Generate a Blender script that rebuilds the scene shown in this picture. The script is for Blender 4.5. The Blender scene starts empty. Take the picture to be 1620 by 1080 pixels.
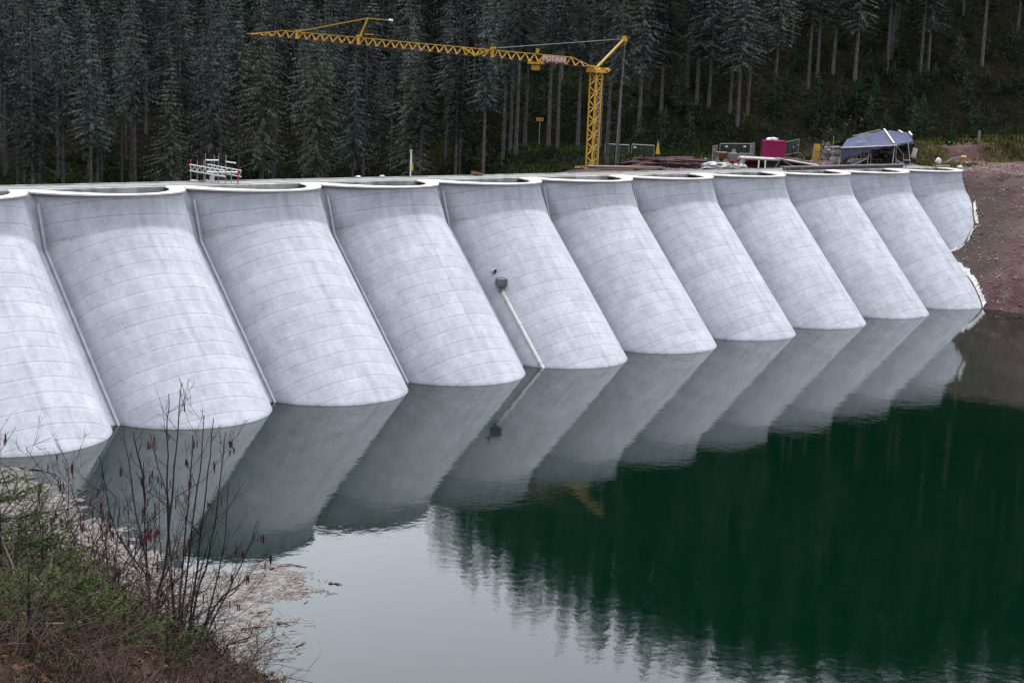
import bpy, math, random
import numpy as np
from mathutils import Matrix, Vector, noise
SC = bpy.context.scene
COL = SC.collection
PI = math.pi

# ---------------- camera, sky, sun, exposure ----------------
cam_d = bpy.data.cameras.new('camera')
cam_d.sensor_width = 36.0
cam_d.lens = 54.43
cam_d.clip_start = 0.1
cam_d.clip_end = 2000.0
cam = bpy.data.objects.new('camera', cam_d)
COL.objects.link(cam)
_r = Vector((0.702703, -0.710373, 0.039741))
_u = Vector((0.091769, 0.145886, 0.985036))
_w = Vector((0.705541, 0.68854, -0.167705))
CAM = Vector((-45.907, -85.510, 20.423))
cam.matrix_world = Matrix(((_r.x, _u.x, -_w.x, CAM.x), (_r.y, _u.y, -_w.y, CAM.y), (_r.z, _u.z, -_w.z, CAM.z), (0, 0, 0, 1)))
SC.camera = cam

SUN_EL, SUN_AZ = math.radians(62), math.radians(38)   # azimuth clockwise from +y
world = bpy.data.worlds.new('World')
SC.world = world
world.use_nodes = True
wn = world.node_tree
for n in list(wn.nodes): wn.nodes.remove(n)
w_out = wn.nodes.new('ShaderNodeOutputWorld')
w_bg = wn.nodes.new('ShaderNodeBackground')
w_sky = wn.nodes.new('ShaderNodeTexSky')
w_sky.sky_type = 'NISHITA'
w_sky.sun_disc = False
w_sky.sun_elevation = SUN_EL
w_sky.sun_rotation = SUN_AZ
w_sky.air_density = 1.0
w_sky.dust_density = 3.0
w_hs = wn.nodes.new('ShaderNodeHueSaturation')          # overcast: the blue is veiled
w_hs.inputs['Saturation'].default_value = 0.3
w_mix = wn.nodes.new('ShaderNodeMixRGB')
w_mix.blend_type = 'MIX'
w_mix.inputs['Fac'].default_value = 0.72
w_nz = wn.nodes.new('ShaderNodeTexNoise')
w_nz.inputs['Scale'].default_value = 2.2
w_nz.inputs['Detail'].default_value = 5.0
w_cr = wn.nodes.new('ShaderNodeValToRGB')
w_cr.color_ramp.elements[0].position = 0.3
w_cr.color_ramp.elements[0].color = (12.5, 13.4, 15.2, 1)
w_cr.color_ramp.elements[1].position = 0.75
w_cr.color_ramp.elements[1].color = (16.5, 17.0, 18.6, 1)
w_tc = wn.nodes.new('ShaderNodeTexCoord')
w_bg.inputs['Strength'].default_value = 0.08
wl = wn.links.new
wl(w_tc.outputs['Generated'], w_nz.inputs['Vector'])
wl(w_nz.outputs['Fac'], w_cr.inputs['Fac'])
# the cloud cover is brighter on the side of the hidden sun and thicker opposite
w_dot = wn.nodes.new('ShaderNodeVectorMath'); w_dot.operation = 'DOT_PRODUCT'
w_dot.inputs[1].default_value = (0.35, 0.33, 0.88)
w_mr = wn.nodes.new('ShaderNodeMapRange')
w_mr.inputs['From Min'].default_value = -0.3; w_mr.inputs['From Max'].default_value = 1.0
w_mr.inputs['To Min'].default_value = 0.34; w_mr.inputs['To Max'].default_value = 1.25
w_mul = wn.nodes.new('ShaderNodeVectorMath'); w_mul.operation = 'SCALE'
wl(w_tc.outputs['Generated'], w_dot.inputs[0])
wl(w_dot.outputs['Value'], w_mr.inputs['Value'])
wl(w_cr.outputs['Color'], w_mul.inputs[0]); wl(w_mr.outputs['Result'], w_mul.inputs['Scale'])
wl(w_sky.outputs['Color'], w_hs.inputs['Color'])
wl(w_hs.outputs['Color'], w_mix.inputs['Color1'])
wl(w_mul.outputs['Vector'], w_mix.inputs['Color2'])
wl(w_mix.outputs['Color'], w_bg.inputs['Color'])
wl(w_bg.outputs['Background'], w_out.inputs['Surface'])

sun_d = bpy.data.lights.new('sun', 'SUN')
sun_d.energy = 1.5
sun_d.angle = math.radians(20)
sun_d.color = (1.0, 0.97, 0.92)
sun = bpy.data.objects.new('sun', sun_d)
COL.objects.link(sun)
sdir = Vector((math.sin(SUN_AZ) * math.cos(SUN_EL), math.cos(SUN_AZ) * math.cos(SUN_EL), math.sin(SUN_EL)))
sun.rotation_euler = sdir.to_track_quat('Z', 'Y').to_euler()

SC.view_settings.view_transform = 'Standard'
SC.view_settings.look = 'None'
SC.view_settings.exposure = 1.5
SC.view_settings.gamma = 1.0
SC.cycles.max_bounces = 6
SC.cycles.diffuse_bounces = 3
SC.cycles.glossy_bounces = 3
SC.cycles.transparent_max_bounces = 4

# ---------------- helpers ----------------
def tag(o, label=None, cat=None, group=None, kind=None):
    if label: o['label'] = label
    if cat: o['category'] = cat
    if group: o['group'] = group
    if kind: o['kind'] = kind
    return o

def empty(name, loc=(0, 0, 0), rz=0, **k):
    o = bpy.data.objects.new(name, None)
    o.empty_display_size = 0.3
    COL.objects.link(o)
    o.location = loc
    o.rotation_euler = (0, 0, rz)
    return tag(o, **k)

def link_mesh(name, me, parent=None):
    o = bpy.data.objects.new(name, me)
    COL.objects.link(o)
    if parent: o.parent = parent
    return o

def mesh_np(name, V, Fv, mats, smooth=False, fmat=None, attr=None):
    """V (n,3); Fv list of arrays (m,k) of vertex indices."""
    me = bpy.data.meshes.new(name)
    V = np.asarray(V, dtype=np.float32)
    if not isinstance(Fv, (list, tuple)): Fv = [Fv]
    Fv = [np.asarray(a, dtype=np.int32) for a in Fv if len(a)]
    me.vertices.add(len(V))
    me.vertices.foreach_set('co', V.ravel())
    nl = sum(a.size for a in Fv); nf = sum(len(a) for a in Fv)
    me.loops.add(nl); me.polygons.add(nf)
    me.loops.foreach_set('vertex_index', np.concatenate([a.ravel() for a in Fv]))
    tot = np.concatenate([np.full(len(a), a.shape[1], np.int32) for a in Fv])
    st = np.concatenate([[0], np.cumsum(tot)[:-1]]).astype(np.int32)
    me.polygons.foreach_set('loop_start', st)
    me.polygons.foreach_set('loop_total', tot)
    if fmat is not None: me.polygons.foreach_set('material_index', np.asarray(fmat, np.int32))
    if smooth: me.polygons.foreach_set('use_smooth', np.ones(nf, bool))
    for m in (mats if isinstance(mats, (list, tuple)) else [mats]): me.materials.append(m)
    me.update(calc_edges=True)
    if attr:
        for an, av in attr.items():
            a = me.attributes.new(an, 'FLOAT', 'POINT')
            a.data.foreach_set('value', np.asarray(av, np.float32))
    return me

class MB:
    """collects shapes and builds ONE mesh"""
    def __init__(s): s.v = []; s.q = []; s.t = []; s.ng = []; s.n = 0
    def add(s, vs, faces):
        vs = [tuple(v) for v in vs]
        for f in faces:
            f = tuple(i + s.n for i in f)
            (s.q if len(f) == 4 else s.t if len(f) == 3 else s.ng).append(f)
        s.v += vs; s.n += len(vs)
    def box(s, c, d, rz=0, rx=0, ry=0, taper=1.0):
        M = Matrix.Rotation(rz, 3, 'Z') @ Matrix.Rotation(ry, 3, 'Y') @ Matrix.Rotation(rx, 3, 'X')
        vs = []
        for z in (-1, 1):
            k = taper if z > 0 else 1.0
            for x, y in ((-1, -1), (1, -1), (1, 1), (-1, 1)):
                vs.append(M @ Vector((x * d[0] / 2 * k, y * d[1] / 2 * k, z * d[2] / 2)) + Vector(c))
        s.add(vs, [(3, 2, 1, 0), (4, 5, 6, 7), (0, 1, 5, 4), (1, 2, 6, 5), (2, 3, 7, 6), (3, 0, 4, 7)])
    def bar(s, a, b, w, h=None):
        """square bar between two points"""
        a = Vector(a); b = Vector(b); h = h or w
        d = (b - a).normalized()
        up = Vector((0, 0, 1)) if abs(d.z) < 0.95 else Vector((0, 1, 0))
        x = d.cross(up).normalized() * w / 2; y = x.cross(d).normalized() * h / 2
        vs = [p + i * x + j * y for p in (a, b) for i, j in ((-1, -1), (1, -1), (1, 1), (-1, 1))]
        s.add(vs, [(3, 2, 1, 0), (4, 5, 6, 7), (0, 1, 5, 4), (1, 2, 6, 5), (2, 3, 7, 6), (3, 0, 4, 7)])
    def tube(s, pts, r, n=6, caps=True):
        pts = [Vector(p) for p in pts]
        rs = r if isinstance(r, (list, tuple)) else [r] * len(pts)
        base = s.n; vs = []
        ref = None
        for i, p in enumerate(pts):
            d = (pts[min(i + 1, len(pts) - 1)] - pts[max(i - 1, 0)])
            if d.length < 1e-9: d = Vector((0, 0, 1))
            d.normalize()
            if ref is None: ref = d.orthogonal().normalized()
            x = (ref - d * ref.dot(d))
            x = x.normalized() if x.length > 1e-6 else d.orthogonal().normalized()
            ref = x
            y = d.cross(x)
            for k in range(n):
                a = 2 * PI * k / n
                vs.append(p + (x * math.cos(a) + y * math.sin(a)) * rs[i])
        fs = []
        for i in range(len(pts) - 1):
            for k in range(n):
                fs.append((i * n + k, i * n + (k + 1) % n, (i + 1) * n + (k + 1) % n, (i + 1) * n + k))
        if caps:
            fs.append(tuple(range(n - 1, -1, -1)))
            fs.append(tuple((len(pts) - 1) * n + k for k in range(n)))
        s.add(vs, fs)
    def lathe(s, c, prof, n=16, axis='Z'):
        vs = []
        for (r, z) in prof:
            for k in range(n):
                a = 2 * PI * k / n
                v = (r * math.cos(a), r * math.sin(a), z)
                if axis == 'X': v = (z, v[0], v[1])
                if axis == 'Y': v = (v[0], z, v[1])
                vs.append(Vector(v) + Vector(c))
        fs = [(i * n + k, i * n + (k + 1) % n, (i + 1) * n + (k + 1) % n, (i + 1) * n + k) for i in range(len(prof) - 1) for k in range(n)]
        fs.append(tuple(range(n - 1, -1, -1)))
        fs.append(tuple((len(prof) - 1) * n + k for k in range(n)))
        s.add(vs, fs)
    def build(s, name, mats, parent=None, smooth=False):
        me = bpy.data.meshes.new(name)
        me.from_pydata([tuple(v) for v in s.v], [], s.q + s.t + s.ng)
        for m in (mats if isinstance(mats, (list, tuple)) else [mats]): me.materials.append(m)
        if smooth: me.polygons.foreach_set('use_smooth', [True] * len(me.polygons))
        me.update()
        return link_mesh(name, me, parent)

def mat(name, col, rough=0.7, metal=0.0, var=0.12, scale=3.0, bump=0.0, bscale=20.0, col2=None, spec=None, objvar=0.0, coord='Object', lo=0.35, hi=0.65, detail=6):
    m = bpy.data.materials.new(name)
    m.use_nodes = True
    nt = m.node_tree; N = nt.nodes; L = nt.links.new
    b = N['Principled BSDF']
    b.inputs['Roughness'].default_value = rough
    b.inputs['Metallic'].default_value = metal
    if spec is None and rough >= 0.8: spec = 0.06
    if spec is not None: b.inputs['Specular IOR Level'].default_value = spec
    tc = N.new('ShaderNodeTexCoord')
    nz = N.new('ShaderNodeTexNoise')
    nz.inputs['Scale'].default_value = scale
    nz.inputs['Detail'].default_value = detail
    nz.inputs['Roughness'].default_value = 0.6
    L(tc.outputs[coord], nz.inputs['Vector'])
    cr = N.new('ShaderNodeValToRGB')
    cr.color_ramp.elements[0].position = lo
    cr.color_ramp.elements[1].position = hi
    c2 = col2 if col2 else tuple(min(1, c * (1 + var)) for c in col)
    c1 = col if col2 else tuple(c * (1 - var) for c in col)
    cr.color_ramp.elements[0].color = (*c1, 1)
    cr.color_ramp.elements[1].color = (*c2, 1)
    L(nz.outputs['Fac'], cr.inputs['Fac'])
    out = cr.outputs['Color']
    if objvar:
        oi = N.new('ShaderNodeObjectInfo')
        hs = N.new('ShaderNodeHueSaturation')
        mr = N.new('ShaderNodeMapRange')
        mr.inputs['To Min'].default_value = 1 - objvar
        mr.inputs['To Max'].default_value = 1 + objvar
        L(oi.outputs['Random'], mr.inputs['Value'])
        L(mr.outputs['Result'], hs.inputs['Value'])
        m2 = N.new('ShaderNodeMath'); m2.operation = 'MULTIPLY'; m2.inputs[1].default_value = 7.31
        m3 = N.new('ShaderNodeMath'); m3.operation = 'FRACT'
        m4 = N.new('ShaderNodeMapRange'); m4.inputs['To Min'].default_value = 0.47; m4.inputs['To Max'].default_value = 0.53
        m5 = N.new('ShaderNodeMapRange'); m5.inputs['To Min'].default_value = 0.45; m5.inputs['To Max'].default_value = 1.15
        L(oi.outputs['Random'], m2.inputs[0]); L(m2.outputs[0], m3.inputs[0])
        L(m3.outputs[0], m4.inputs['Value']); L(m4.outputs['Result'], hs.inputs['Hue'])
        L(m3.outputs[0], m5.inputs['Value']); L(m5.outputs['Result'], hs.inputs['Saturation'])
        L(out, hs.inputs['Color']); out = hs.outputs['Color']
    L(out, b.inputs['Base Color'])
    if bump:
        n2 = N.new('ShaderNodeTexNoise'); n2.inputs['Scale'].default_value = bscale; n2.inputs['Detail'].default_value = 5
        L(tc.outputs[coord], n2.inputs['Vector'])
        bp = N.new('ShaderNodeBump'); bp.inputs['Strength'].default_value = bump; bp.inputs['Distance'].default_value = 0.05
        L(n2.outputs['Fac'], bp.inputs['Height']); L(bp.outputs['Normal'], b.inputs['Normal'])
    m['nt'] = name
    return m

def node_math(nt, op, a, b=None, c=None, clamp=False):
    n = nt.nodes.new('ShaderNodeMath'); n.operation = op; n.use_clamp = clamp
    for i, v in enumerate((a, b, c)):
        if v is None: continue
        if isinstance(v, (int, float)): n.inputs[i].default_value = v
        else: nt.links.new(v, n.inputs[i])
    return n.outputs[0]

def smooth(a, b, x):
    t = min(1.0, max(0.0, (x - a) / (b - a)))
    return t * t * (3 - 2 * t)

def fbm(x, y, sc, seed=0.0, oct=4):
    v = 0; a = 0.5; f = 1.0 / sc
    for i in range(oct):
        v += a * noise.noise(Vector((x * f + seed, y * f - seed, seed * 1.7 + i * 9.1)))
        a *= 0.5; f *= 2.03
    return v

# ---------------- materials ----------------
def concrete_face():
    m = bpy.data.materials.new('sprayed_concrete')
    m.use_nodes = True
    nt = m.node_tree; N = nt.nodes; L = nt.links.new
    b = N['Principled BSDF']
    b.inputs['Roughness'].default_value = 0.75
    b.inputs['Specular IOR Level'].default_value = 0.3
    lift = N.new('ShaderNodeAttribute'); lift.attribute_name = 'lift'
    tt = N.new('ShaderNodeAttribute'); tt.attribute_name = 'across'
    tc = N.new('ShaderNodeTexCoord')
    # slightly wavering joint lines between the lifts
    nw = N.new('ShaderNodeTexNoise'); nw.inputs['Scale'].default_value = 0.45; nw.inputs['Detail'].default_value = 3
    L(tc.outputs['Object'], nw.inputs['Vector'])
    s1 = node_math(nt, 'ADD', lift.outputs['Fac'], node_math(nt, 'MULTIPLY', node_math(nt, 'SUBTRACT', nw.outputs['Fac'], 0.5), 0.22))
    fr = node_math(nt, 'FRACT', s1)
    fl = node_math(nt, 'FLOOR', s1)
    wn_ = N.new('ShaderNodeTexWhiteNoise'); wn_.noise_dimensions = '2D'
    cx = N.new('ShaderNodeCombineXYZ')
    L(fl, cx.inputs['X'])
    side = node_math(nt, 'FLOOR', node_math(nt, 'ADD', tt.outputs['Fac'], 0.0))
    L(side, cx.inputs['Y'])
    L(cx.outputs[0], wn_.inputs['Vector'])
    # line darkness: distance to joint
    dj = node_math(nt, 'MINIMUM', fr, node_math(nt, 'SUBTRACT', 1.0, fr))
    line = node_math(nt, 'SUBTRACT', 1.0, node_math(nt, 'MULTIPLY', dj, 24.0), clamp=True)
    lite = node_math(nt, 'SUBTRACT', 1.0, node_math(nt, 'MULTIPLY', node_math(nt, 'ABSOLUTE', node_math(nt, 'SUBTRACT', fr, 0.10)), 14.0), clamp=True)
    # line visibility varies
    nv = N.new('ShaderNodeTexNoise'); nv.inputs['Scale'].default_value = 0.9; nv.inputs['Detail'].default_value = 4
    L(tc.outputs['Object'], nv.inputs['Vector'])
    lv = node_math(nt, 'MULTIPLY', line, node_math(nt, 'MULTIPLY', nv.outputs['Fac'], 0.44))
    # crown joint strip
    at_ = node_math(nt, 'ABSOLUTE', node_math(nt, 'SUBTRACT', node_math(nt, 'FRACT', node_math(nt, 'ADD', tt.outputs['Fac'], 0.5)), 0.5))
    strip = node_math(nt, 'LESS_THAN', at_, 0.012)
    edge = node_math(nt, 'SUBTRACT', 1.0, node_math(nt, 'MULTIPLY', node_math(nt, 'ABSOLUTE', node_math(nt, 'SUBTRACT', at_, 0.013)), 260.0), clamp=True)
    # blotches
    n1 = N.new('ShaderNodeTexNoise'); n1.inputs['Scale'].default_value = 0.8; n1.inputs['Detail'].default_value = 10; n1.inputs['Roughness'].default_value = 0.68
    n2 = N.new('ShaderNodeTexNoise'); n2.inputs['Scale'].default_value = 5.0; n2.inputs['Detail'].default_value = 8; n2.inputs['Roughness'].default_value = 0.7
    L(tc.outputs['Object'], n1.inputs['Vector']); L(tc.outputs['Object'], n2.inputs['Vector'])
    # streaks running down the face
    mp = N.new('ShaderNodeMapping'); mp.inputs['Scale'].default_value = (2.6, 0.25, 0.25)
    L(tc.outputs['Object'], mp.inputs['Vector'])
    n3 = N.new('ShaderNodeTexNoise'); n3.inputs['Scale'].default_value = 1.0; n3.inputs['Detail'].default_value = 5
    L(mp.outputs[0], n3.inputs['Vector'])
    v = node_math(nt, 'MULTIPLY_ADD', n1.outputs['Fac'], 0.85, 0.54)
    v = node_math(nt, 'ADD', v, node_math(nt, 'MULTIPLY', node_math(nt, 'SUBTRACT', n2.outputs['Fac'], 0.5), 0.42))
    v = node_math(nt, 'ADD', v, node_math(nt, 'MULTIPLY', node_math(nt, 'SUBTRACT', n3.outputs['Fac'], 0.5), 0.36))
    v = node_math(nt, 'ADD', v, node_math(nt, 'MULTIPLY', node_math(nt, 'SUBTRACT', wn_.outputs['Value'], 0.5), 0.085))
    wl_ = N.new('ShaderNodeAttribute'); wl_.attribute_name = 'wall'      # wall lifts above the kink are darker than the barrels
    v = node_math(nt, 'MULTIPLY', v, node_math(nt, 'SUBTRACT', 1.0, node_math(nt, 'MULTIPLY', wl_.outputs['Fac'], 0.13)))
    v = node_math(nt, 'SUBTRACT', v, lv)
    v = node_math(nt, 'ADD', v, node_math(nt, 'MULTIPLY', lite, node_math(nt, 'MULTIPLY', nv.outputs['Fac'], 0.16)))
    # algae film just above the water
    sxyz = N.new('ShaderNodeSeparateXYZ'); L(tc.outputs['Object'], sxyz.inputs[0])
    wetb = node_math(nt, 'SUBTRACT', 1.0, node_math(nt, 'MULTIPLY', node_math(nt, 'SUBTRACT', sxyz.outputs['Z'], node_math(nt, 'MULTIPLY', n2.outputs['Fac'], 0.14)), 9.0), clamp=True)
    v = node_math(nt, 'SUBTRACT', v, node_math(nt, 'MULTIPLY', wetb, 0.22))
    v = node_math(nt, 'SUBTRACT', v, node_math(nt, 'MULTIPLY', strip, 0.07))
    v = node_math(nt, 'SUBTRACT', v, node_math(nt, 'MULTIPLY', edge, 0.11))
    mx = N.new('ShaderNodeMixRGB'); mx.blend_type = 'MULTIPLY'; mx.inputs['Fac'].default_value = 1.0
    mx.inputs['Color1'].default_value = (0.315, 0.325, 0.355, 1)
    cb = N.new('ShaderNodeCombineXYZ')
    for i in range(3): L(v, cb.inputs[i])
    L(cb.outputs[0], mx.inputs['Color2'])
    L(mx.outputs['Color'], b.inputs['Base Color'])
    # each lift overlaps the one below a little
    h = node_math(nt, 'ADD', node_math(nt, 'MULTIPLY', fr, 0.035), node_math(nt, 'MULTIPLY', n2.outputs['Fac'], 0.02))
    bp = N.new('ShaderNodeBump'); bp.inputs['Strength'].default_value = 0.75; bp.inputs['Distance'].default_value = 1.0
    L(h, bp.inputs['Height']); L(bp.outputs['Normal'], b.inputs['Normal'])
    return m

M = {}
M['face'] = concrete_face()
M['coping'] = mat('coping_concrete', (0.50, 0.485, 0.445), 0.8, var=0.12, scale=1.5, bump=0.1)
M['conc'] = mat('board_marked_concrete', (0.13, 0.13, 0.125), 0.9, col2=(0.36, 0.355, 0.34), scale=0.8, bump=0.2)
M['strip'] = mat('smooth_concrete', (0.30, 0.31, 0.34), 0.75, var=0.12, scale=2)
M['yellow'] = mat('yellow_crane_paint', (0.42, 0.235, 0.018), 0.45, var=0.2, scale=4)
M['yellow2'] = mat('yellow_board_paint', (0.42, 0.25, 0.015), 0.6, var=0.15, scale=2)
M['rust'] = mat('rusty_red_steel', (0.07, 0.025, 0.02), 0.7, var=0.3, scale=6)
M['steel'] = mat('galvanised_steel', (0.27, 0.275, 0.28), 0.45, metal=0.55, var=0.15, scale=5)
M['darksteel'] = mat('dark_steel', (0.10, 0.10, 0.11), 0.55, metal=0.3, var=0.2, scale=5)
M['cable'] = mat('steel_cable', (0.30, 0.30, 0.32), 0.5, var=0.1)
M['white'] = mat('white_plastic', (0.5, 0.5, 0.5), 0.6, var=0.06)
M['lightpipe'] = mat('pale_metal_pipe', (0.42, 0.41, 0.39), 0.4, metal=0.2, var=0.08, scale=4)
M['magenta'] = mat('magenta_container_paint', (0.23, 0.002, 0.065), 0.5, var=0.2, scale=2)
M['blue'] = mat('blue_tarpaulin', (0.052, 0.058, 0.095), 0.85, spec=0.08, var=0.18, scale=1.5, bump=0.5, bscale=3)
M['wood'] = mat('pale_timber', (0.29, 0.22, 0.14), 0.8, var=0.2, scale=5)
M['oldwood'] = mat('weathered_timber', (0.14, 0.13, 0.12), 0.9, var=0.3, scale=4)
M['brownwood'] = mat('brown_timber', (0.15, 0.085, 0.05), 0.85, var=0.3, scale=4)
M['red'] = mat('red_marker_paint', (0.30, 0.02, 0.015), 0.5, var=0.1)
M['orange'] = mat('orange_rusty_paint', (0.32, 0.12, 0.035), 0.6, col2=(0.09, 0.07, 0.06), scale=2.5)
M['greyplastic'] = mat('crumpled_sheeting', (0.09, 0.095, 0.10), 0.6, col2=(0.27, 0.27, 0.27), scale=3, bump=0.6, bscale=6)
M['palegrey'] = mat('pale_grey_paint', (0.17, 0.175, 0.18), 0.5, var=0.15)
M['rubber'] = mat('black_rubber', (0.03, 0.03, 0.03), 0.8)
M['mesh'] = mat('fence_wire', (0.16, 0.17, 0.18), 0.5, metal=0.3)
M['soilrock'] = mat('red_rock', (0.05, 0.034, 0.038), 0.9, col2=(0.33, 0.275, 0.265), scale=0.9, objvar=0.0)
M['bark'] = mat('spruce_bark', (0.036, 0.030, 0.030), 0.95, col2=(0.118, 0.103, 0.100), scale=4, objvar=0.2)
M['needles'] = mat('spruce_needles', (0.016, 0.024, 0.025), 0.85, col2=(0.068, 0.083, 0.066), scale=0.45, objvar=0.62, spec=0.04)
M['needles_pale'] = mat('pale_spruce_needles', (0.026, 0.034, 0.024), 0.85, col2=(0.110, 0.124, 0.080), scale=0.5, objvar=0.25, spec=0.04)
M['needles_far'] = mat('far_spruce_needles', (0.006, 0.011, 0.010), 0.9, col2=(0.018, 0.026, 0.020), scale=0.3, spec=0.02)
M['needles_young'] = mat('young_spruce_needles', (0.007, 0.015, 0.008), 0.85, col2=(0.032, 0.055, 0.022), scale=0.7, objvar=0.3, spec=0.04)
M['deadtwig'] = mat('dead_spruce_twigs', (0.045, 0.042, 0.04), 0.95, var=0.25, scale=2)
M['needles_near'] = mat('fresh_spruce_needles', (0.009, 0.026, 0.003), 0.7, col2=(0.085, 0.125, 0.018), scale=2.0, spec=0.3)
M['twig'] = mat('grey_brown_twig_bark', (0.010, 0.008, 0.009), 0.85, col2=(0.034, 0.028, 0.029), scale=6)
M['redtwig'] = mat('reddish_twig_bark', (0.014, 0.007, 0.008), 0.8, col2=(0.060, 0.034, 0.032), scale=4, objvar=0.3)
M['palewtig'] = mat('pale_dead_twig', (0.12, 0.105, 0.09), 0.85, var=0.3, scale=5)
M['catkin'] = mat('dark_red_catkin', (0.05, 0.008, 0.010), 0.8, col2=(0.10, 0.025, 0.018), scale=8)
M['drygrass'] = mat('dry_grass', (0.085, 0.055, 0.035), 0.9, col2=(0.035, 0.035, 0.012), scale=1.3)
M['sheet'] = mat('dirty_white_sheeting', (0.22, 0.22, 0.21), 0.7, col2=(0.46, 0.46, 0.45), scale=3)
M['leaf'] = mat('brown_dead_leaf', (0.05, 0.024, 0.016), 0.85, col2=(0.12, 0.06, 0.035), scale=6)
M['scum'] = mat('floating_silt_foam', (0.055, 0.050, 0.048), 0.9, col2=(0.170, 0.152, 0.136), scale=2.0)
M['driftwood'] = mat('wet_driftwood', (0.022, 0.018, 0.017), 0.7, col2=(0.075, 0.05, 0.042), scale=4)

def ground_mat():
    m = bpy.data.materials.new('soil_and_forest_floor')
    m.use_nodes = True
    nt = m.node_tree; N = nt.nodes; L = nt.links.new
    b = N['Principled BSDF']; b.inputs['Roughness'].default_value = 1.0; b.inputs['Specular IOR Level'].default_value = 0.0
    tc = N.new('ShaderNodeTexCoord')
    g = N.new('ShaderNodeAttribute'); g.attribute_name = 'green'
    wv = N.new('ShaderNodeAttribute'); wv.attribute_name = 'wet'
    n1 = N.new('ShaderNodeTexNoise'); n1.inputs['Scale'].default_value = 0.16; n1.inputs['Detail'].default_value = 8; n1.inputs['Roughness'].default_value = 0.65
    n2 = N.new('ShaderNodeTexNoise'); n2.inputs['Scale'].default_value = 1.7; n2.inputs['Detail'].default_value = 8; n2.inputs['Roughness'].default_value = 0.75
    vo = N.new('ShaderNodeTexVoronoi'); vo.inputs['Scale'].default_value = 5.5
    for n in (n1, n2, vo): L(tc.outputs['Object'], n.inputs['Vector'])
    r1 = N.new('ShaderNodeValToRGB')
    e = r1.color_ramp.elements
    e[0].position = 0.32; e[0].color = (0.022, 0.010, 0.013, 1)
    e[1].position = 0.72; e[1].color = (0.165, 0.105, 0.098, 1)
    k = e.new(0.5); k.color = (0.075, 0.041, 0.044, 1)
    mixn = node_math(nt, 'ADD', node_math(nt, 'MULTIPLY', n1.outputs['Fac'], 0.5), node_math(nt, 'MULTIPLY', n2.outputs['Fac'], 0.5))
    L(mixn, r1.inputs['Fac'])
    # pale stones
    st = node_math(nt, 'LESS_THAN', vo.outputs['Distance'], 0.17)
    sepc = N.new('ShaderNodeSeparateColor'); L(vo.outputs['Color'], sepc.inputs[0])
    st = node_math(nt, 'MULTIPLY', st, node_math(nt, 'GREATER_THAN', sepc.outputs[0], 0.55))
    ms = N.new('ShaderNodeMixRGB'); ms.inputs['Color2'].default_value = (0.17, 0.14, 0.14, 1)
    L(node_math(nt, 'MULTIPLY', st, 0.7), ms.inputs['Fac']); L(r1.outputs['Color'], ms.inputs['Color1'])
    # grey-brown gravel patches
    n5 = N.new('ShaderNodeTexNoise'); n5.inputs['Scale'].default_value = 0.42; n5.inputs['Detail'].default_value = 7; n5.inputs['Roughness'].default_value = 0.7
    L(tc.outputs['Object'], n5.inputs['Vector'])
    mgr = N.new('ShaderNodeMixRGB'); mgr.inputs['Color2'].default_value = (0.10, 0.088, 0.078, 1)
    L(node_math(nt, 'MULTIPLY', node_math(nt, 'SUBTRACT', n5.outputs['Fac'], 0.46), 4.5, clamp=True), mgr.inputs['Fac']); L(ms.outputs['Color'], mgr.inputs['Color1'])
    ms = mgr
    # wet, darker and browner next to the concrete
    mw = N.new('ShaderNodeMixRGB'); mw.inputs['Color2'].default_value = (0.055, 0.048, 0.040, 1)
    L(node_math(nt, 'MULTIPLY', wv.outputs['Fac'], 0.85), mw.inputs['Fac']); L(ms.outputs['Color'], mw.inputs['Color1'])
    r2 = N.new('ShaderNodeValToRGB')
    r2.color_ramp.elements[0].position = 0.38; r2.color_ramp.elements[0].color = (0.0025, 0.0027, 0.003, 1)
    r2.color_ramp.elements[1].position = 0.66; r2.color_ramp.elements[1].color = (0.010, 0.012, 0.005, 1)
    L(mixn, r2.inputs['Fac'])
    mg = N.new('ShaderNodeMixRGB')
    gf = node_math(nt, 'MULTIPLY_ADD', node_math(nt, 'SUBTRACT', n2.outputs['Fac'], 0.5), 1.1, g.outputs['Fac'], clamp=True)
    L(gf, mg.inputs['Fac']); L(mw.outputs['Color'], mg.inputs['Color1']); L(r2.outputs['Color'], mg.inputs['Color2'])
    L(mg.outputs['Color'], b.inputs['Base Color'])
    bp = N.new('ShaderNodeBump'); bp.inputs['Strength'].default_value = 0.9; bp.inputs['Distance'].default_value = 0.25
    L(n2.outputs['Fac'], bp.inputs['Height']); L(bp.outputs['Normal'], b.inputs['Normal'])
    return m
M['ground'] = ground_mat()

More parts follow.
